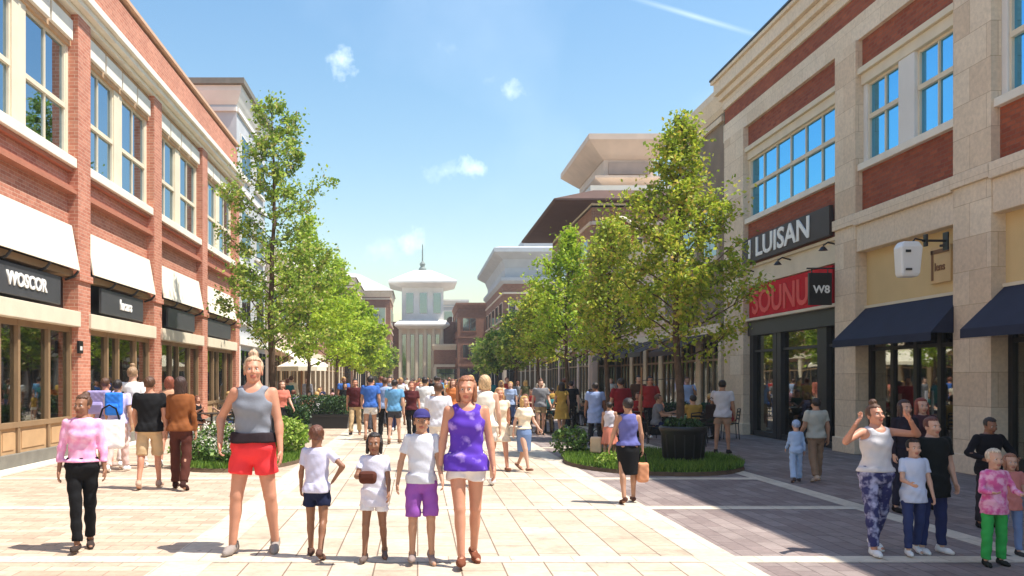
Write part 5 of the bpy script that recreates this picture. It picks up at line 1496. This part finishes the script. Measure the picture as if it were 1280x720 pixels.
near(744, 557, 80, 170, 'tall person in a long pale blue shirt standing in the shade of the right trees', sex='m', pose=P_['stand'], tone='brown', hair=('short', DH), detail=0,
     top=('tee', .62, c_((150,168,208)), .035), bottom=('trousers', c_((36,34,40))), shoes=('x', blk), res=.015)
near(762, 578, 76, 160, 'woman in a white top and coral skirt with a pale bag beside the black skirt', sex='f', pose=P_['stroll'], tone='tan', hair=('short', DH), detail=0,
     top=('tank', 1.0, c_((228,218,224)), .02), bottom=('skirt', c_((222,136,112))), shoes=('flat', c_((80,50,40))), res=.015)
near(776, 560, 88, 190, 'person in a dark red shirt behind the blue-violet top', sex='m', pose=P_['stroll'], tone='tan', hair=('short', DH), detail=0,
     top=('tee', .88, c_((132,32,40)), .026), bottom=('jeans', c_((40,38,48))), shoes=('x', blk), res=.015)
near(606, 608, 140, 178, 'fair-haired person in a cream sleeveless top walking just behind the violet tank top', sex='f', pose=P_['stroll'], tone='light', hair=('bob', (206,170,130)), detail=0,
     top=('tank', .92, c_((240,230,214)), .026), bottom=('shorts', c_((232,224,214))), shoes=('x', white), res=.014)
near(624, 588, 106, 8, 'person in a cream dress with bare tan legs right of the violet tank top', sex='f', pose=P_['walk2'], tone='red', hair=('bob', (196,150,100)), detail=0,
     top=('dress', .62, c_((236,216,190)), .02), bottom=None, shoes=('flat', c_((130,90,70))), res=.014)
near(548, 590, 112, 176, 'person in a pale top and white trousers behind the navy cap', sex='m', pose=P_['stroll'], tone='tan', hair=('short', BR), detail=0,
     top=('tee', .88, c_((214,214,222)), .028), bottom=('trousers', c_((226,216,206))), shoes=('x', white), res=.015)

# bags that people carry
def bag(owner, label, mat, off, size, kind='backpack', rz=0):
    """a rounded bag with a flap pocket and two straps, hung on a person"""
    bpy.context.view_layer.update()
    r = empty(kind, (0, 0, 0), 0, label, 'bag')
    r.matrix_world = owner.matrix_world @ Matrix.Translation(off) @ Matrix.Rotation(R(rz), 4, 'Z')
    w, d, h = size
    def f(P):
        q = np.maximum(np.abs(P)-np.array((w*.5-.04, d*.5-.04, h*.5-.04)), 0)
        b_ = np.sqrt((q*q).sum(-1))-.04
        return b_+.003*np.sin(P[..., 2]*60)*np.cos(P[..., 0]*50)
    v, fc = surfnet(f, (-w/2-.03, -d/2-.03, -h/2-.03), (w/2+.03, d/2+.03, h/2+.03), .014)
    me = mesh_from('bag_body', [(v, fc, 0)], [mat]); o = bpy.data.objects.new('bag_body', me); COL.objects.link(o); o.parent = r
    m = MB()
    if kind == 'backpack':
        m.rings([(-w*.34, w*.34, d*.45, d*.5+.04, -h*.42), (-w*.36, w*.36, d*.42, d*.5+.05, -h*.1), (-w*.3, w*.3, d*.42, d*.5+.02, .02*h)]); m.build('pocket', mat, r, bevel=.01)
        for s in (-1, 1):
            m = MB(); m.tube([(s*w*.32, -d*.45, h*.42), (s*w*.36, -d*.5-.10, h*.52), (s*w*.38, -d*.5-.24, h*.25), (s*w*.38, -d*.5-.20, -h*.2), (s*w*.36, -d*.45, -h*.38)], .016, 6); m.build('strap', blk, r)
    elif kind == 'pouch':
        m.box(-w*.36, w*.36, -d*.5-.012, -d*.5+.03, -h*.05, h*.38); m.build('flap', mat, r, bevel=.008)
    else:
        m.tube([(-w*.35, 0, h*.45), (-w*.22, 0, h*.45+.13), (0, 0, h*.45+.17), (w*.22, 0, h*.45+.13), (w*.35, 0, h*.45)], .010, 6); m.build('handle', blk, r)
    return r
def inhand(owner, k, label, mat, size, drop):
    p = WRIST[(owner.name, k)]; return bag(owner, label, mat, (p.x, p.y, p.z-drop), size, 'pouch' if drop < .05 else 'shopping_bag')
def byl(txt): return [o for o in NEAR if txt in o['label']][0]
bag(byl('pale lilac shirt'), 'bright blue backpack on the person in pale lilac', c_((48,124,222)), (0, .22, 1.28), (.30, .18, .42))
bag(byl('lilac-grey shirt'), 'round lavender bag on the back of the person at the left edge', c_((164,154,204)), (0, .24, 1.28), (.42, .26, .46))
bag(byl('red shorts'), 'small black backpack worn by the tall woman in red shorts', blk, (0, .25, 1.38), (.32, .18, .50))
bag(byl('tan shorts by the tan pilaster'), 'dark shoulder bag at the hip of the man by the pilaster', c_((44,34,34)), (.24, .03, .98), (.26, .14, .34), 'shoulder_bag')
bag(byl('coral skirt'), 'pale paper-like shopping bag beside the coral skirt', c_((228,196,160)), (.28, -.02, .36), (.24, .14, .34), 'shopping_bag')
inhand(byl('blue-violet sleeveless'), 'l', 'pale orange shopping bag in the hand of the woman in the black skirt', c_((214,150,112)), (.17, .10, .28), .27)
inhand(byl('little girl'), 'l', 'small brown pouch held by the little girl in the long t-shirt', c_((86,48,38)), (.17, .09, .12), 0)
bag(byl('pink sweater'), 'white cloth bag on the shoulder of the woman in pink', c_((236,232,226)), (.25, .10, 1.17), (.30, .16, .30), 'shoulder_bag')
bag(byl('cream dress'), 'small pale handbag at the side of the cream dress', c_((230,220,200)), (.27, 0, .75), (.18, .1, .2), 'shopping_bag')

# ------------------------------------------------------------------ the crowd farther down
protos = {}
def proto(key, **k):
    k.setdefault('detail', 0); k['res'] = .019; k['ck'] = .017
    o = make_person(k); o.location = (0, -50, 0); protos[key] = o
base = dict(tone='tan', shoes=('x', blk))
proto('m_tee_shorts', sex='m', pose=P_['stroll'], H=1.76, hair=('short', DH), top=('tee', .88, white, .028), bottom=('shorts', blk), **base)
proto('m_tee_trousers', sex='m', pose=P_['walk'], H=1.78, hair=('short', DH), top=('tee', .88, white, .028), bottom=('trousers', blk), **base)
proto('m_long_trousers', sex='m', pose=P_['stand'], H=1.8, hair=('short', DH), top=('long', .86, white, .028), bottom=('trousers', blk), **base)
proto('f_tank_shorts', sex='f', pose=P_['walk2'], H=1.66, hair=('long', DH), top=('tank', .92, white, .02), bottom=('shorts', blk), **base)
proto('f_dress', sex='f', pose=P_['stroll'], H=1.68, hair=('long', DH), top=('dress', .60, white, .02), bottom=None, **base)
proto('f_tee_jeans', sex='f', pose=P_['cross'], H=1.65, hair=('pony', DH), top=('tee', .92, white, .022), bottom=('jeans', blk), **base)
proto('f_tee_skirt', sex='f', pose=P_['walk'], H=1.66, hair=('bob', DH), top=('tee', 1.0, white, .02), bottom=('skirt', blk), **base)
proto('c_tee_shorts', sex='c', pose=P_['stroll'], H=1.25, head=1.2, hair=('short', DH), top=('tee', .86, white, .026), bottom=('shorts', blk), **base)
proto('m_phone', sex='m', pose=P_['phone'], H=1.75, hair=('short', DH), top=('tee', .86, white, .03), bottom=('long_shorts', blk), **base)
proto('sit_m', sex='m', pose=P_['sit'], H=1.76, hair=('short', DH), top=('tee', .90, white, .024), bottom=('jeans', blk), **base)
proto('sit_f', sex='f', pose=dict(P_['sit'], arm_l=(45, 8, 70, 15), arm_r=(25, 8, 50, 10), lean=3), H=1.66, hair=('bob', DH), top=('tank', .92, white, .02), bottom=('shorts', blk), **base)
COLS = {'white': (234,232,230), 'pale blue': (160,184,224), 'bright blue': (58,112,210), 'sky blue': (96,164,216), 'maroon': (96,34,38), 'red': (188,44,46), 'coral': (226,120,96), 'black': (26,26,28), 'navy': (34,40,76),
        'grey': (136,136,142), 'cream': (232,216,188), 'tan': (190,156,118), 'olive': (104,104,66), 'pink': (224,158,176), 'mustard': (206,160,62), 'teal': (40,120,124), 'brown': (96,64,46), 'lilac': (184,170,216), 'orange': (222,122,58), 'dark green': (40,76,56)}
BOT = {'black': (30,30,32), 'khaki': (186,160,122), 'denim blue': (70,88,130), 'white': (224,220,214), 'dark grey': (66,66,72), 'navy': (36,42,74)}
HC = {'dark': DH, 'brown': BR, 'fair': BL, 'reddish': (116,66,44)}
used = set(); used_proto = set()
TN = ['light', 'tan', 'brown', 'red']
def setmat(o, mat):
    o.material_slots[0].link = 'OBJECT'; o.material_slots[0].material = mat
def crowd(key, x, y, rz, top, bot, hair, place, rg, z=0, scale=None, group='people strolling down the street'):
    tn = {'m_tee_shorts': 't-shirt, {} shorts', 'm_tee_trousers': 't-shirt, {} trousers', 'm_long_trousers': 'sweater, {} trousers', 'f_tank_shorts': 'tank top, {} shorts', 'f_dress': 'dress', 'f_tee_jeans': 't-shirt, {} jeans',
          'f_tee_skirt': 't-shirt, {} skirt', 'c_tee_shorts': 't-shirt, {} shorts', 'm_phone': 't-shirt, {} shorts', 'sit_m': 't-shirt', 'sit_f': 'tank top'}[key].format(bot)
    who = {'m': 'man', 'f': 'woman', 'c': 'child', 's': 'person'}[key[0]]
    lab = '%s-haired %s, %s %s, %s' % (hair, who, top, tn, place)
    assert lab not in used, lab
    assert len(lab.split()) <= 16, lab
    used.add(lab)
    o = copy_tree(protos[key])
    o.location = (x, y, z); o.rotation_euler = (0, 0, rz)
    s = scale or rg.uniform(.95, 1.05); o.scale = (s, s, s)
    sk, lp = skinmats(rg.choice(TN))
    o.material_slots[0].link = 'OBJECT'; o.material_slots[0].material = sk
    for ch in o.children:
        n = ch.name.split('.')[0]
        if n == 'hair':
            setmat(ch, hairmat(HC[hair]))
        elif n in ('t_shirt', 'tank_top', 'sweater', 'dress'):
            q = COLS[top]; g_ = sum(q)/3; setmat(ch, c_(tuple(int(v*.78+g_*.16) for v in q)))
        elif n in ('shorts', 'trousers', 'jeans', 'skirt'): setmat(ch, c_(BOT[bot]))
        elif n == 'shoe': setmat(ch, rg.choice([white, blk, c_((120,90,70))]))
    tag(o, lab, 'person', group)
    return o
rg = random.Random(11)
walkers = ['m_tee_shorts', 'm_tee_trousers', 'm_long_trousers', 'f_tank_shorts', 'f_dress', 'f_tee_jeans', 'f_tee_skirt', 'c_tee_shorts', 'm_phone']
# hand-placed ones that the photograph shows clearly: (px, Y, key, facing, top, bottom, hair, place)
hand = [(444, 27, 'm_tee_trousers', 0, 'maroon', 'khaki', 'dark', 'left of the blue shirts'),
        (463, 25, 'm_tee_shorts', 180, 'bright blue', 'white', 'dark', 'left of the sky blue shirt'),
        (481, 25.5, 'm_long_trousers', 180, 'pale blue', 'black', 'brown', 'between the two blue shirts'),
        (493, 23.5, 'm_tee_shorts', 175, 'sky blue', 'dark grey', 'dark', 'behind the girl in the long white t-shirt'),
        (514, 24, 'f_tee_jeans', 5, 'maroon', 'black', 'reddish', 'behind the boy with the navy cap'),
        (531, 25, 'm_tee_trousers', 180, 'white', 'denim blue', 'dark', 'left of the violet tank top'),
        (566, 27, 'f_dress', 0, 'orange', 'black', 'reddish', 'far behind the violet tank top'),
        (431, 33, 'f_tee_skirt', 20, 'black', 'black', 'dark', 'near the end of the left hedges'),
        (501, 33, 'm_phone', 0, 'white', 'khaki', 'fair', 'in the centre of the street'),
        (545, 34, 'm_long_trousers', 180, 'black', 'dark grey', 'dark', 'in the centre of the street'),
        (638, 29, 'f_tee_jeans', -20, 'pale blue', 'denim blue', 'fair', 'behind the blonde woman'),
        (676, 27, 'm_tee_shorts', 10, 'grey', 'khaki', 'brown', 'in the shade right of the blonde woman'),
        (702, 25.5, 'f_dress', 200, 'mustard', 'black', 'dark', 'in the shade by the second right tree'),
        (714, 29, 'm_tee_trousers', 170, 'black', 'black', 'dark', 'in the shade by the third right tree'),
        (812, 25.5, 'm_tee_trousers', 10, 'red', 'black', 'dark', 'behind the black planter'),
        (798, 29, 'm_long_trousers', 0, 'brown', 'black', 'dark', 'in the shade right of the black skirt'),
        (352, 23.8, 'f_tee_skirt', 30, 'coral', 'black', 'brown', 'right behind the tall woman in red shorts'),
        (588, 21, 'm_tee_trousers', 0, 'white', 'khaki', 'fair', 'directly behind the violet tank top')]
for px, Y, key, fc, t, b_, hc_, pl in hand:
    crowd(key, (px-522)/1100*Y, Y, R(fc), t, b_, hc_, pl, rg)
zones = [('front of the mid-street crowd', 28, 36, -1.9, 3.4, 15), ('middle of the mid-street crowd', 36, 48, -2.2, 3.2, 18), ('far back in the crowd', 48, 70, -2.6, 3.6, 18), ('almost at the end of the street', 70, 100, -2.6, 4.2, 14),
         ('in the shade, right shop fronts', 24, 46, 3.4, 9.2, 9), ('by the left shops behind trees', 24, 46, -6.9, -2.6, 8)]
pos = []
for pl, y0, y1, x0, x1, n in zones:
    k = 0; tries = 0
    while k < n and tries < 900:
        tries += 1
        x = rg.uniform(x0, x1); y = rg.uniform(y0, y1)
        if any((x-a)**2+(y-b)**2 < .8 for a, b in pos): continue
        if any((x-tx)**2+(y-ty)**2 < 1.3 for tx, ty, _ in tl+trr): continue
        if -5 < x < -2 and any(abs(y-q) < 1 for q in (24, 31, 34.2, 26.7, 34, 42)): continue
        if 4.6 < x < 6 and any(abs(y-q) < .8 for q in (24.6, 30.5, 38, 47, 58)): continue
        if any((x-(px-522)/1100*Y)**2+(y-Y)**2 < .7 for px, Y, *_ in hand): continue
        key = rg.choice(walkers); t = rg.choice(list(COLS)); b_ = rg.choice(list(BOT)); hc_ = rg.choice(list(HC))
        try: crowd(key, x, y, rg.choice([0, PI])+rg.uniform(-.5, .5), t, b_, hc_, pl, rg)
        except AssertionError: continue
        pos.append((x, y)); k += 1
for (cx, cy, rz, w_, side, i, j) in seats:
    if (i*7+j*3) % 10 < 6:
        key = rg.choice(['sit_m', 'sit_f']); t = rg.choice(list(COLS)); hc_ = rg.choice(list(HC))
        o = None
        for _ in range(40):
            try: o = crowd(key, cx, cy, rz, t, rg.choice(list(BOT)), hc_, 'sitting '+w_, rg, z=0, scale=.97, group='people seated on the cafe terraces'); break
            except AssertionError: t = rg.choice(list(COLS)); hc_ = rg.choice(list(HC))
        # hips over the seat, feet on the ground: the figure's hips sit at its own origin
for o in protos.values():
    for c in list(o.children): bpy.data.objects.remove(c)
    bpy.data.objects.remove(o)

m = MB(); m.box(-70, 70, -55, 175, -1.1, 24)
hz = newmat('haze'); hm, hnt, hb = hz; hnt.nodes.remove(hb)
vp = hnt.nodes.new('ShaderNodeVolumePrincipled'); vp.inputs['Color'].default_value = (.86, .92, 1, 1); vp.inputs['Density'].default_value = .0007; vp.inputs['Anisotropy'].default_value = .2
hnt.links.new(vp.outputs[0], hnt.nodes['Material Output'].inputs['Volume'])
tag(m.build('haze', hm), 'thin pale summer haze filling the street', 'haze', kind='stuff')
